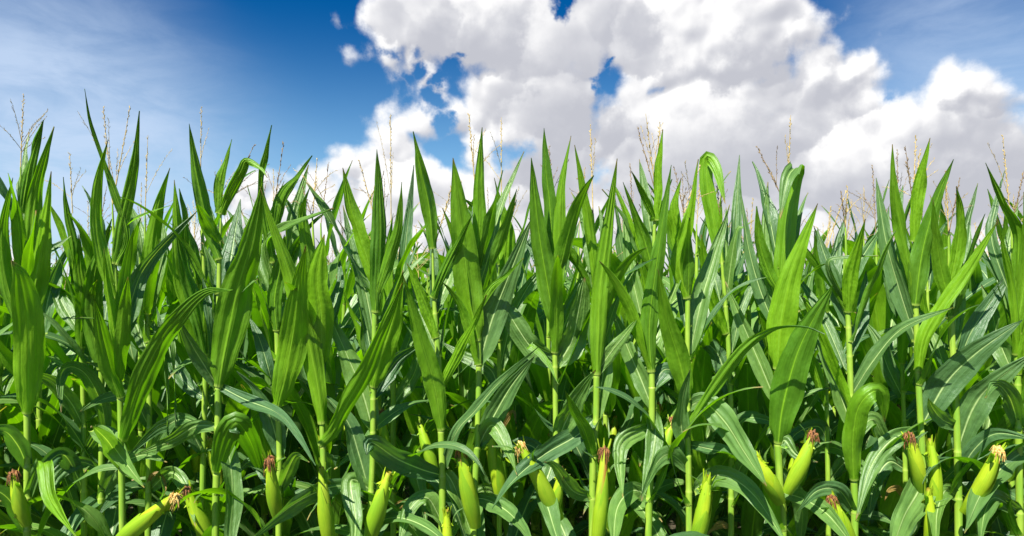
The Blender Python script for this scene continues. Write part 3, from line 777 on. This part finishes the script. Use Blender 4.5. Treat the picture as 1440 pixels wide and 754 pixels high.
plant(D1, "the plant with the long drooping gold tassel", "maize plant with a leaning golden tassel and a long dark strap leaf across its stalk",
  [(622,754),(622,660),(620,600),(616,500),(611,430),(608,340)],
  [('f',34,.14,[(621,606),(610,540),(590,470),(567,388)],{'roll':(0,10)}), ('f',27,.1,[(609,350),(603,290),(592,240),(581,185)]),
   ('f',20,.05,[(612,476),(602,440),(588,405),(572,370)]), ('f',22,.2,[(620,545),(642,500),(668,450),(684,415)],{'roll':(0,35,30)}),
   ('f',16,.12,[(609,420),(625,380),(642,345),(664,303)],{'roll':(0,20)}),
   ('b',22,.2,[(622,662),(642,608),(668,578),(702,538),(757,488)],{'roll':(0,35,20)}),
   ('b',38,.24,[(619,668),(592,660),(558,645),(522,622),(515,640)],{'tp':5,'roll':(0,0,20)}),
   ('b',34,.02,[(622,660),(636,678),(650,715),(672,775)]), ('b',28,-.1,[(617,500),(600,460),(590,430),(590,390)]),
   ('b',26,-.12,[(610,440),(628,400),(640,360),(636,320)]), ('b',30,.12,[(622,735),(600,700),(575,720),(560,770)])],
  ears=[(590,598,607,650,20,-.12,None,False),(628,720,636,800,20,.04,None,False)], tassels=[(610,350,637,258,3,.6,False),(609,350,600,270,4,.9,True)])
plant(D1, "the plant with the brown-silked centre ear", "maize plant near the centre with a brown-silked ear and a tall broad blade",
  [(666,754),(670,650),(673,560),(673,480),(671,400),(669,300),(668,262)],
  [('f',42,.12,[(672,480),(661,420),(652,350),(645,290),(637,222)],{'roll':(0,5)}), ('f',24,.08,[(671,380),(674,310),(674,250),(678,179)],{'roll':(0,10)}),
   ('b',42,.06,[(673,515),(692,450),(717,385),(748,306)]), ('b',38,.10,[(671,628),(693,588),(718,545),(752,500)]),
   ('b',30,.18,[(672,628),(692,598),(712,630),(727,668)],{'bw':.8}), ('b',24,-.08,[(672,410),(690,350),(705,290),(737,213)],{'roll':(0,40)}),
   ('f',12,.1,[(671,440),(690,405),(712,388),(736,363)],{'roll':(30,60)}), ('b',24,-.1,[(672,450),(664,400),(662,340),(665,290)]),
   ('b',32,.28,[(668,700),(690,705),(720,725),(752,768)])],
  ears=[(648,636,664,716,27,.07,'brown',False)], tassels=[(668,262,659,160,4,.5,False)])
plant(D1B, "the plant with a plump ear under a bent blade", "maize plant right behind the centre ear with a plump bare ear under a bent blade",
  [(702,754),(703,620),(702,500),(703,400),(705,270)],
  [('f',22,.08,[(703,420),(716,340),(705,290),(695,250)]), ('b',30,-.1,[(703,520),(720,450),(745,400),(780,360)]),
   ('b',10,.12,[(703,610),(712,590),(722,580),(726,596)],{'dry':1}), ('b',28,-.1,[(703,560),(690,520),(650,500),(620,480)]), ('f',26,.1,[(703,480),(694,420),(688,370),(690,310)]),
   ('b',28,.1,[(703,640),(740,625),(770,650),(800,700)]), ('b',26,.12,[(703,700),(680,690),(650,720),(630,770)])],
  ears=[(688,612,702,690,26,.05,None,False)], tassels=[(705,270,705,165,2,.6,False)], group="maize plants just behind the front row")
plant(D1, "the plant with three spear leaves", "maize plant just right of centre, three spear leaves on top and a gold-silked leaning ear",
  [(784,754),(782,640),(781,560),(780,470),(778,400),(776,340),(776,290)],
  [('f',36,.12,[(781,462),(770,400),(757,320),(747,222)],{'roll':(0,15,10)}), ('f',25,.08,[(778,370),(773,290),(767,235),(765,180)]),
   ('f',26,.08,[(779,440),(786,350),(790,260),(803,191)],{'roll':(0,20)}), ('b',32,-.08,[(781,500),(795,455),(817,405),(846,340)]),
   ('b',40,0.0,[(782,514),(750,492),(724,455),(698,410)]), ('b',44,.02,[(783,515),(804,480),(815,430),(822,390)],{'tp':3}),
   ('b',38,.18,[(783,622),(797,590),(815,555),(838,520)]), ('b',36,.26,[(840,585),(812,612),(765,640),(722,675),(692,715)],{'bw':.7}),
   ('b',35,.28,[(778,648),(766,690),(774,725),(792,785)],{'bw':.8}), ('b',15,.12,[(780,500),(745,485),(765,500),(785,540)],{'roll':(20,60)})],
  ears=[(731,627,772,706,25,.08,'gold',False),(790,664,780,712,19,.05,'brown',False)], tassels=[(776,290,772,205,4,.6,True)])
plant(D1, "the plant with the long slender ear", "maize plant with a long slender ear pressed against the right side of its stalk",
  [(833,754),(834,650),(838,590),(839,530),(840,450),(838,360),(834,300)],
  [('f',30,.12,[(839,528),(841,470),(844,405),(854,330),(868,223)],{'roll':(0,5)}), ('f',17,.1,[(838,400),(829,320),(817,255),(808,204)],{'roll':(0,25)}),
   ('b',34,-.04,[(838,592),(847,530),(852,470),(850,420)]), ('b',24,.06,[(839,524),(862,492),(880,470),(898,446)]),
   ('f',24,.16,[(834,642),(822,605),(806,575),(795,550)]), ('b',20,-.1,[(838,420),(830,350),(818,300),(803,270)]),
   ('b',12,.14,[(839,430),(845,402),(880,385),(923,363)],{'roll':(20,60,65)}), ('b',26,-.1,[(838,430),(846,380),(850,330),(842,290)]),
   ('b',26,.2,[(833,700),(805,690),(780,655),(765,650)])],
  ears=[(850,634,841,748,22,.05,'brown',True)], tassels=[(834,300,830,175,1,.3,False),(834,300,812,250,3,.7,True)])
plant(D1, "the plant with the hanging strap leaf", "maize plant with a folded blade hanging beneath its bare stalk section and dark beaded tassel",
  [(912,754),(914,690),(917,577),(916,500),(917,420),(920,330),(922,270)],
  [('f',30,.12,[(916,524),(913,460),(922,380),(944,232)],{'roll':(0,5)}), ('b',30,.14,[(917,578),(922,610),(915,655),(902,705)],{'bw':.8}),
   ('b',34,-.08,[(918,577),(900,530),(878,478),(856,425)]), ('b',28,-.1,[(917,500),(898,430),(884,360),(877,286)]),
   ('f',24,.08,[(920,390),(907,340),(892,300),(876,256)],{'roll':(0,20)}), ('b',20,-.08,[(921,360),(911,300),(905,260),(899,224)]),
   ('f',15,.06,[(921,310),(924,270),(926,230),(932,182)],{'roll':(20,40)}), ('f',12,.08,[(921,310),(908,280),(898,260),(888,241)]),
   ('b',34,.28,[(915,700),(890,690),(868,715),(862,775)],{'bw':.7}), ('b',28,.18,[(916,600),(878,620),(872,650),(876,700)],{'vp':.2}),
   ('b',24,-.08,[(917,545),(935,520),(955,530),(975,560)])],
  ears=[(946,592,930,650,19,-.02,'brown',False)], tassels=[(922,270,896,178,3,.5,True),(922,270,908,160,2,.3,False),(922,270,928,172,2,.3,False)])
plant(D1, "the plant with the arching blue-green leaf", "maize plant whose long blue-green leaf arches out right and down beside its bare ear",
  [(969,754),(968,650),(967,565),(967,440),(967,350),(962,300)],
  [('f',38,.14,[(967,564),(956,510),(938,450),(925,378)],{'roll':(0,5)}), ('f',27,.1,[(967,420),(955,370),(968,310),(982,224)]),
   ('b',34,-.06,[(968,510),(985,430),(1005,360),(1026,288)]), ('b',40,.36,[(966,575),(988,565),(1018,592),(1046,635),(1078,684)],{'bw':.6,'roll':(0,-10,0)}),
   ('f',22,.24,[(967,602),(1005,545),(1045,493),(1085,464),(1130,460),(1160,470)],{'roll':(0,-20,-50,-50)}),
   ('b',30,.1,[(968,640),(958,600),(960,560),(970,520)]), ('b',36,.34,[(975,690),(1012,668),(1058,694),(1108,768)],{'bw':.7}),
   ('f',20,.06,[(966,380),(954,330),(948,290),(958,250)],{'roll':(0,30)}), ('b',20,.25,[(968,625),(1000,632),(1035,640),(1062,648)],{'roll':(0,40,50)}),
   ('b',30,.2,[(968,660),(945,640),(925,650),(900,700)])],
  ears=[(996,672,981,752,25,.08,None,False)], tassels=[(962,300,948,235,5,.8,True),(962,300,985,232,3,.6,False)])
plant(D1B, "the plant with the bent-over top leaf", "maize plant with its topmost leaf bent over like a closed hook against cloud",
  [(1028,754),(1028,600),(1024,480),(1016,380),(1012,320)],
  [('f',24,.1,[(1014,370,.0),(1003,310,.01),(994,255,.02),(994,222,.03),(1007,238,.07),(1020,287,.10)],{'roll':(0,0),'tp':3}),
   ('b',24,-.1,[(1018,420),(1030,360),(1036,290),(1040,218)]), ('b',22,.1,[(1020,430),(1035,330),(1045,320),(1060,310)],{'roll':(30,60)}),
   ('f',26,.1,[(1022,470),(1000,420),(992,370),(986,330)]), ('b',11,.12,[(1028,742),(1015,738),(1002,744),(990,756)],{'dry':1}), ('b',30,-.1,[(1027,560),(1010,500),(980,470),(960,440)]),
   ('b',28,.15,[(1028,620),(1045,590),(1075,590),(1100,600)]), ('b',26,.15,[(1028,700),(1040,660),(1060,640),(1080,670)])],
  tassels=[(1012,320,1008,245,3,.5,True)], group="maize plants just behind the front row")
plant(D1, "the plant with the red-footed stalk", "maize plant with two broad spear blades, a bent-over top leaf and reddish stalk foot",
  [(1101,754),(1098,700),(1094,622),(1094,500),(1097,400),(1105,320),(1108,262)],
  [('f',47,.18,[(1094,625),(1101,570),(1120,500),(1143,450),(1172,400)],{'roll':(0,10,-5)}),
   ('f',42,.12,[(1093,520),(1098,450),(1115,375),(1150,286)],{'roll':(0,5)}),
   ('f',31,.1,[(1096,430,.0),(1104,340,.02),(1114,262,.03),(1120,238,.05),(1108,250,.10),(1097,308,.13)],{'roll':(0,0,0),'tp':4,'vp':.25}),
   ('b',30,-.05,[(1093,570),(1068,510),(1042,450),(1020,396)]), ('b',24,-.05,[(1094,470),(1068,405),(1051,340),(1041,266)]),
   ('b',24,-.08,[(1095,440),(1080,380),(1076,320),(1080,256)]), ('f',20,.06,[(1095,410),(1080,380),(1068,340),(1064,290)]),
   ('b',30,.3,[(1098,692),(1130,702),(1165,725),(1205,775)],{'bw':.7}), ('b',26,.1,[(1096,655),(1102,620),(1120,640),(1150,650)]),
   ('b',30,-.1,[(1097,660),(1120,690),(1128,720),(1125,775)])],
  ears=[(1062,646,1088,692,26,.06,None,False),(1144,612,1116,674,24,.06,'brown',False)], tassels=[(1108,262,1112,162,1,.2,False),(1106,290,1064,205,2,.3,True)])
plant(D1, "the plant with the flat-folded blade", "maize plant whose dark lower blade folds over at the top beside a brown-tipped ear",
  [(1202,754),(1201,677),(1198,600),(1194,480),(1191,410),(1190,350),(1189,320)],
  [('f',34,.1,[(1201,677,.015),(1199,625,.05),(1205,578,.09),(1222,554,.12),(1238,553,.10),(1244,594,.05)],{'roll':(0,0,0),'tp':3.4}),
   ('f',25,.12,[(1193,440),(1194,400),(1203,360),(1217,308)],{'roll':(0,10)}), ('b',32,-.04,[(1198,602),(1180,550),(1156,490),(1145,440)]),
   ('b',26,.2,[(1197,556),(1230,505),(1270,462),(1342,432)],{'roll':(0,40,50)}), ('b',28,-.08,[(1193,460),(1172,395),(1152,335),(1150,320)]),
   ('b',22,-.1,[(1191,420),(1203,380),(1220,350),(1240,320)]), ('b',13,.1,[(1192,430),(1165,372),(1190,362),(1235,360)],{'roll':(30,60)}),
   ('b',24,-.1,[(1193,500),(1210,450),(1215,410),(1218,380)]), ('b',26,-.1,[(1200,620),(1225,590),(1240,610),(1262,650)]),
   ('b',28,.2,[(1201,720),(1180,690),(1150,690),(1120,720)])],
  ears=[(1169,703,1192,764,24,.07,'brown',False)], tassels=[(1189,320,1192,262,5,.7,False),(1189,320,1182,268,3,.8,True)])
plant(D1B, "the short plant left of the right-hand clump", "shorter maize plant with twin amber tassels in the dip of the canopy right of centre",
  [(1165,754),(1163,600),(1160,480),(1160,400),(1162,350)],
  [('f',22,.08,[(1161,440),(1157,400),(1150,360),(1145,325)]), ('b',24,-.1,[(1161,430),(1172,380),(1182,330),(1190,300)]),
   ('b',26,-.1,[(1161,500),(1140,450),(1120,420),(1110,380)]), ('b',28,-.1,[(1163,540),(1180,500),(1200,480),(1230,470)]),
   ('b',28,.1,[(1164,620),(1150,600),(1120,610),(1100,640)]), ('b',26,.1,[(1164,680),(1190,650),(1215,660),(1240,700)])],
  tassels=[(1162,350,1190,268,2,.3,False),(1162,350,1168,290,3,.7,False)], group="maize plants just behind the front row")
plant(D1, "the plant with a silver-green blade crossing it", "maize plant in the right third with narrow spear leaves fanning from its top",
  [(1308,754),(1300,680),(1296,620),(1291,523),(1288,440),(1286,350),(1284,290)],
  [('f',27,.14,[(1291,522),(1299,475),(1324,430),(1357,385),(1404,310)],{'roll':(0,20)}),
   ('f',33,.12,[(1287,430),(1297,355),(1316,285),(1341,224)],{'roll':(0,10)}), ('b',30,-.05,[(1288,480),(1264,405),(1245,335),(1232,250)]),
   ('f',22,.1,[(1286,410),(1272,340),(1259,275),(1255,203)]), ('f',19,.08,[(1285,340),(1289,280),(1297,240),(1308,194)],{'roll':(0,25)}),
   ('b',46,.14,[(1298,596),(1330,540),(1372,498),(1438,450)],{'roll':(0,-5)}), ('b',32,.12,[(1293,605),(1255,618),(1224,658),(1204,730)]),
   ('b',44,.3,[(1312,646),(1292,690),(1270,730),(1250,790)],{'bw':.8}), ('b',24,-.1,[(1287,420),(1300,380),(1304,330),(1294,300)]),
   ('b',20,-.1,[(1286,380),(1272,350),(1262,310),(1270,260)])],
  ears=[(1278,614,1291,674,22,.06,'brown',False),(1308,620,1334,706,20,.03,None,False),(1306,690,1304,768,20,.08,None,False)],
  tassels=[(1284,290,1288,190,2,.3,False),(1284,290,1273,205,3,.4,True),(1284,290,1294,210,3,.8,False)])
plant(D1B, "the plant with the notched thin stalk", "maize plant with a knobbly thin stalk between two bold silver-green blades near the right",
  [(1274,754),(1272,620),(1268,500),(1265,400),(1262,330)],
  [('b',26,-.1,[(1266,450),(1250,390),(1246,330),(1250,290)]), ('f',24,.1,[(1267,480),(1280,420),(1280,360),(1270,310)]),
   ('b',11,.12,[(1272,700),(1262,686),(1250,690),(1244,704)],{'dry':1}), ('b',28,-.1,[(1270,560),(1250,520),(1235,480),(1215,450)]), ('b',28,-.1,[(1271,590),(1300,560),(1320,530),(1340,500)]),
   ('b',28,.1,[(1272,660),(1250,650),(1230,680),(1220,740)])],
  tassels=[(1262,330,1262,210,2,.4,True)], group="maize plants just behind the front row")
plant(D1, "the knobbly stalk near the right edge", "maize plant near the right edge with long silvery arching blades and an orange-silked ear",
  [(1348,754),(1347,650),(1344,560),(1338,460),(1335,400),(1334,330)],
  [('b',42,.14,[(1346,634),(1368,575),(1396,540),(1455,495)],{'roll':(0,-5)}), ('b',34,-.02,[(1342,540),(1362,475),(1396,420),(1425,370)]),
   ('b',31,-.05,[(1337,450),(1343,385),(1357,320),(1375,258)]), ('b',28,.2,[(1347,668),(1372,630),(1402,610),(1455,618)],{'roll':(0,20)}),
   ('b',38,.26,[(1448,630),(1412,655),(1380,695),(1356,750)],{'bw':.7}), ('f',24,.1,[(1336,430),(1322,370),(1315,320),(1312,280)]),
   ('f',22,.08,[(1336,400),(1346,350),(1350,300),(1345,262)],{'roll':(0,30)}), ('b',26,.12,[(1345,600),(1325,590),(1312,575),(1305,560)]),
   ('b',30,.3,[(1348,700),(1330,690),(1318,720),(1316,770)])],
  ears=[(1404,634,1374,700,26,.14,'gold',False)], tassels=[(1334,330,1330,240,4,.5,False),(1334,330,1350,250,3,.7,True)])
plant(D1, "the last plant at the right edge", "maize plant at the right edge with criss-crossing narrow upper blades",
  [(1434,754),(1432,600),(1430,480),(1426,400),(1422,320)],
  [('f',16,.1,[(1427,420),(1432,330),(1408,280),(1386,229)],{'roll':(0,20)}), ('f',15,.1,[(1431,500),(1425,410),(1412,350),(1402,308)]),
   ('b',17,-.08,[(1426,430),(1395,340),(1400,290),(1413,240)],{'roll':(0,35)}), ('b',28,-.1,[(1428,450),(1415,400),(1420,340),(1432,280)]),
   ('f',26,.1,[(1429,470),(1440,400),(1446,330),(1440,270)]), ('b',34,-.1,[(1431,540),(1405,480),(1395,440),(1380,400)]),
   ('b',30,.2,[(1432,600),(1420,560),(1400,540),(1385,560)]), ('b',30,.3,[(1433,720),(1400,700),(1385,720),(1378,770)])],
  tassels=[(1422,320,1440,240,4,.6,True),(1422,320,1410,190,1,.3,False)])

for k_, pl in enumerate(FRONT):
    rng = random.Random(100 + k_)
    d = pl['d']
    sx = pl['stalk']
    base = wp(sx[0][0], sx[0][1], d, 0); base[2] = 0.0
    root = link("corn_plant", None)
    root.location = tuple(base)
    root["label"] = pl['label']; root["category"] = "corn plant"; root["group"] = pl['group']
    pts = [np.zeros(3)] + [wp(x, y, d, 0) - base for x, y in sx]
    hts = [float((wp(l[3][0][0], l[3][0][1], d, 0) - base)[2]) for l in pl['leaves'] if abs(l[3][0][0] - np.interp(-l[3][0][1], [-q[1] for q in sx][::1], [q[0] for q in sx])) < 9]
    hh = []
    for h in sorted(hts + [0.16, 0.32, 0.48, 0.64, 0.8]):
        if not hh or h - hh[-1] > 0.085: hh.append(h)
    rs = rng.uniform(0.74, 0.90) * (1.0 if d == D1 else 0.92)
    link("stalk", stalk_mesh(pts, hh, 0.0150 * rs, 0.0078 * rs), root)
    for sp_ in pl['leaves']:
        v, f, u = hand_leaf(d, sp_, rng)
        v = [p - base for p in v]
        lo = link("leaf", make_mesh("leaf", v, f, u, M_DRY if len(sp_) > 4 and sp_[4].get("dry") else M_LEAF), root)
        if len(sp_) > 4 and sp_[4].get("dry"): lo["label"] = "small curled dry brown leaf"
    az0 = rng.uniform(0, 6.28)
    for i_, h in enumerate((0.32, 0.48, 0.64)):                     # the lower blades, below the edge of the picture
        g_ = free_leaf(rng, h, az0 + math.pi * i_ + rng.uniform(-.4, .4), rng.uniform(.55, .7), .075, .6, 1.7)
        link("leaf", make_mesh("leaf", *g_, M_LEAF), root)
    for i_ in range(1):                                             # arching lower blades that cross the stalks
        h = rng.uniform(.78, 1.06)
        g_ = free_leaf(rng, h, rng.choice((0, math.pi)) + rng.uniform(-.45, .45), rng.uniform(.42, .6), rng.uniform(.06, .08), rng.uniform(.3, .55), rng.choice((1.2, 1.7, 2.4)), twist=rng.uniform(-.7, .7))
        link("leaf", make_mesh("leaf", *g_, M_LEAF), root)
    top = pts[-1]
    for i_ in range(4):                                             # slim young blades round the top
        h = float(top[2]) - 0.26 - 0.10 * i_
        q = float(np.interp(h, [p[2] for p in pts], [p[0] for p in pts])), float(np.interp(h, [p[2] for p in pts], [p[1] for p in pts]))
        v, f, u = free_leaf(rng, h, rng.uniform(0, 6.28), rng.uniform(.26, .42), rng.uniform(.030, .050), rng.uniform(.15, .5), rng.uniform(0, 1.1), twist=rng.uniform(-1.2, 1.2))
        link("leaf", make_mesh("leaf", [p + np.array([q[0], q[1], 0]) for p in v], f, u, M_LEAF), root)
    for e_ in pl['ears']: ear_world(d, e_, root, base, rng, sx)
    for t_ in pl['tassels']:
        b = wp(t_[0], t_[1], d, 0) - base; t = wp(t_[2], t_[3], d, rng.uniform(-.03, .03)) - base
        link("tassel", tassel_mesh(b, t, t_[4], t_[5], rng, t_[6]), root)
    pl['x'] = float(wp(sx[2][0], 0, d, 0)[0]); pl['px'] = sx[min(2, len(sx) - 1)][0]

# ------------------------------------------------------------------ the rows behind
def make_variant(i):
    rng = random.Random(500 + i)
    root = link("corn_plant", None)
    Ht = rng.uniform(1.80, 2.0)
    lean = (rng.uniform(-.05, .05), rng.uniform(-.03, .03))
    pts = [(0, 0, 0), (lean[0] * .3, lean[1] * .3, Ht * .4), (lean[0] * .8, lean[1] * .8, Ht * .8), (lean[0], lean[1], Ht)]
    sp_ = np.array(pts)
    hs = []; h = 0.30
    while h < Ht - 0.10:
        hs.append(h); h += rng.uniform(0.125, 0.165) * (1.0 if h < 1.4 else 0.78)
    link("stalk", stalk_mesh(pts, [0.15] + hs, 0.0140, 0.0075), root)
    plane = rng.uniform(-0.5, 0.5)
    for j, h in enumerate(hs):
        t = h / Ht
        az = plane + math.pi * j + rng.uniform(-0.45, 0.45)
        ox = float(np.interp(h, sp_[:, 2], sp_[:, 0])); oy = float(np.interp(h, sp_[:, 2], sp_[:, 1]))
        if t > 0.66:
            q = (t - 0.66) / 0.34
            L = rng.uniform(.60, .72) * (1 - 0.52 * q); th = rng.uniform(.16, .34); bend = rng.uniform(-.05, .55); wd_ = rng.uniform(.062, .082) * (1 - 0.42 * q)
            if rng.random() < 0.12: bend += 1.5
        elif t > 0.42:
            L = rng.uniform(.68, .82); th = rng.uniform(.30, .50); bend = rng.uniform(.5, 1.5); wd_ = rng.uniform(.085, .1)
        else:
            L = rng.uniform(.60, .75); th = rng.uniform(.5, .75); bend = rng.uniform(1.2, 2.1); wd_ = rng.uniform(.07, .085)
        v, f, u = free_leaf(rng, h, az, L, wd_, th, bend, twist=rng.uniform(-.9, .9))
        v = [p + np.array([ox, oy, 0]) for p in v]
        link("leaf", make_mesh("leaf", v, f, u, M_LEAF), root)
    for j in range(8):                                              # blades crossing the row
        h = 0.60 + 0.115 * j + rng.uniform(-.04, .04)
        v, f, u = free_leaf(rng, h, plane + math.pi / 2 + math.pi * j + rng.uniform(-.6, .6), rng.uniform(.62, .8), rng.uniform(.085, .10), rng.uniform(.3, .6), rng.uniform(.7, 1.9), twist=rng.uniform(-1.2, 1.2))
        link("leaf", make_mesh("leaf", v, f, u, M_LEAF), root)
    az = plane + rng.uniform(-1, 1)
    hb = rng.uniform(.92, 1.08)
    e_ = ear_meshes((math.cos(az) * .02, math.sin(az) * .02, hb), (math.cos(az) * .075, math.sin(az) * .075, hb + rng.uniform(.17, .22)), .052, rng, rng.choice(['brown', 'gold', None]), rng.random() < .3, 1, 0)
    eo = link("ear", e_[0], root)
    for f_ in e_[1]: link("husk_blade", f_, eo)
    if e_[2]: link("silk", e_[2], eo)
    tb = (lean[0], lean[1], Ht - .01)
    tp = (lean[0] + rng.uniform(-.05, .05), lean[1] + rng.uniform(-.04, .04), Ht + rng.uniform(.24, .32))
    link("tassel", tassel_mesh(tb, tp, rng.randint(3, 7), rng.uniform(.4, .9), rng, rng.random() < .4), root)
    return root

NV = 12
variants = [make_variant(i) for i in range(NV)]
kids = {v: [(c, [g2 for g2 in bpy.data.objects if g2.parent is c]) for c in bpy.data.objects if c.parent is v] for v in variants}
used = set()
def place(i, x, y, rz, sc, label, group, tassel=True):
    v = variants[i]
    if i not in used:
        used.add(i); r = v
    else:
        r = v.copy(); col.objects.link(r)
        for c, gs in kids[v]:
            c2 = c.copy(); col.objects.link(c2); c2.parent = r
            for q in gs:
                q2 = q.copy(); col.objects.link(q2); q2.parent = c2
    r.location = (x, y, 0); r.rotation_euler = (0, 0, rz); r.scale = (sc, sc, sc)
    r["label"] = label; r["category"] = "corn plant"; r["group"] = group
    return r

rr = random.Random(7)
ROWS = [2.85, 3.42, 4.0, 4.65, 5.35, 6.1]
NAMES = ["second", "third", "fourth", "fifth", "sixth", "seventh"]
seen = {}
for ri, d in enumerate(ROWS):
    half = (720.0 / F) * d + 0.16
    n = int(2 * half / 0.182)
    for j in range(n + 1):
        x = -half + 2 * half * j / n + rr.uniform(-.035, .035)
        y = d + rr.uniform(-.04, .04)
        px = 720 + x / d * F
        if ri == 0:
            nb = min((p for p in FRONT if p['d'] == D1), key=lambda p: abs(p['px'] - px))
            sd = "left" if px < nb['px'] else "right"
            key = (nb['key'], sd); seen[key] = seen.get(key, 0) + 1
            label = "second-row maize plant, %s of %s" % (sd, nb['key'])
            if seen[key] > 1: label = "second-row maize plant farther %s than %s" % (sd, nb['key'])
            grp = "maize plants in the second row"
        else:
            label = "maize plant in the %s row back, half hidden by the rows before it" % NAMES[ri]
            grp = "maize plants in the %s row" % NAMES[ri]
        place(rr.randrange(NV), x, y, rr.choice((0, math.pi)) + rr.uniform(-.55, .55), rr.uniform(.88, 1.03), label, grp)

# far rows: too many to count, one object
def far_field():
    rng = random.Random(33); nr = np.random.RandomState(5)
    protos = []
    for i in range(8):
        a = Acc()
        Ht = rng.uniform(1.8, 2.0); h = .45
        a.add(tube_geom([(0, 0, 0), (0, 0, Ht * .5), (0, 0, Ht), (0, 0.01, Ht + .25)], [.014, .012, .006, .002], 4))
        j = 0; plane = rng.uniform(-.5, .5)
        while h < Ht - .06:
            t = h / Ht
            q = max(0, (t - .66) / .34)
            if t > .66: L, th, bd, wd_ = rng.uniform(.55, .7) * (1 - .5 * q), rng.uniform(.16, .36), rng.uniform(0, .6), .085 * (1 - .4 * q)
            else: L, th, bd, wd_ = rng.uniform(.65, .8), rng.uniform(.3, .55), rng.uniform(.5, 1.5), .09
            a.add(free_leaf(rng, h, plane + math.pi * j + rng.uniform(-.5, .5), L, wd_, th, bd, twist=rng.uniform(-.9, .9), n=8, nu=2))
            h += .15; j += 1
        protos.append((np.array(a.v), np.array(a.f), np.array(a.u)))
    Vs = []; Fs = []; Us = []; off = 0
    d = 6.85
    while d < 62:
        half = (720.0 / F) * d + 2.5 + .12 * d
        step = .19 if d < 16 else (.26 if d < 30 else .42)
        for x in np.arange(-half, half, step):
            v, f, u = protos[rng.randrange(8)]
            a_ = rng.uniform(-.5, .5) + rng.choice((0, math.pi)); s_ = rng.uniform(.86, .98)
            c, s = math.cos(a_) * s_, math.sin(a_) * s_
            R = np.array([[c, s, 0], [-s, c, 0], [0, 0, s_]])
            Vs.append(v @ R + np.array([x + rng.uniform(-.04, .04), d + rng.uniform(-.05, .05), 0])); Fs.append(f + off); Us.append(u); off += len(v)
        d += .75 if d < 16 else (1.5 if d < 30 else 3.0)
    for d in [2.2] + ROWS:                                          # the same near rows, running on past both edges of the picture
        h0 = (720.0 / F) * d + .34
        for x in np.arange(h0, h0 + 3.2, .19):
            for sg in (-1, 1):
                v, f, u = protos[rng.randrange(8)]
                a_ = rng.uniform(-.5, .5) + rng.choice((0, math.pi)); s_ = rng.uniform(.9, 1.02)
                c, s = math.cos(a_) * s_, math.sin(a_) * s_
                Vs.append(v @ np.array([[c, s, 0], [-s, c, 0], [0, 0, s_]]) + np.array([sg * (x + rng.uniform(-.04, .04)), d + rng.uniform(-.05, .05), 0])); Fs.append(f + off); Us.append(u); off += len(v)
    me = make_mesh("far_corn_field", np.vstack(Vs), np.vstack(Fs), np.vstack(Us), M_LEAF)
    o = link("far_corn_field", me)
    o["kind"] = "stuff"; o["label"] = "dense far rows of maize merging into one green mass behind the near rows"; o["category"] = "corn field"
far_field()
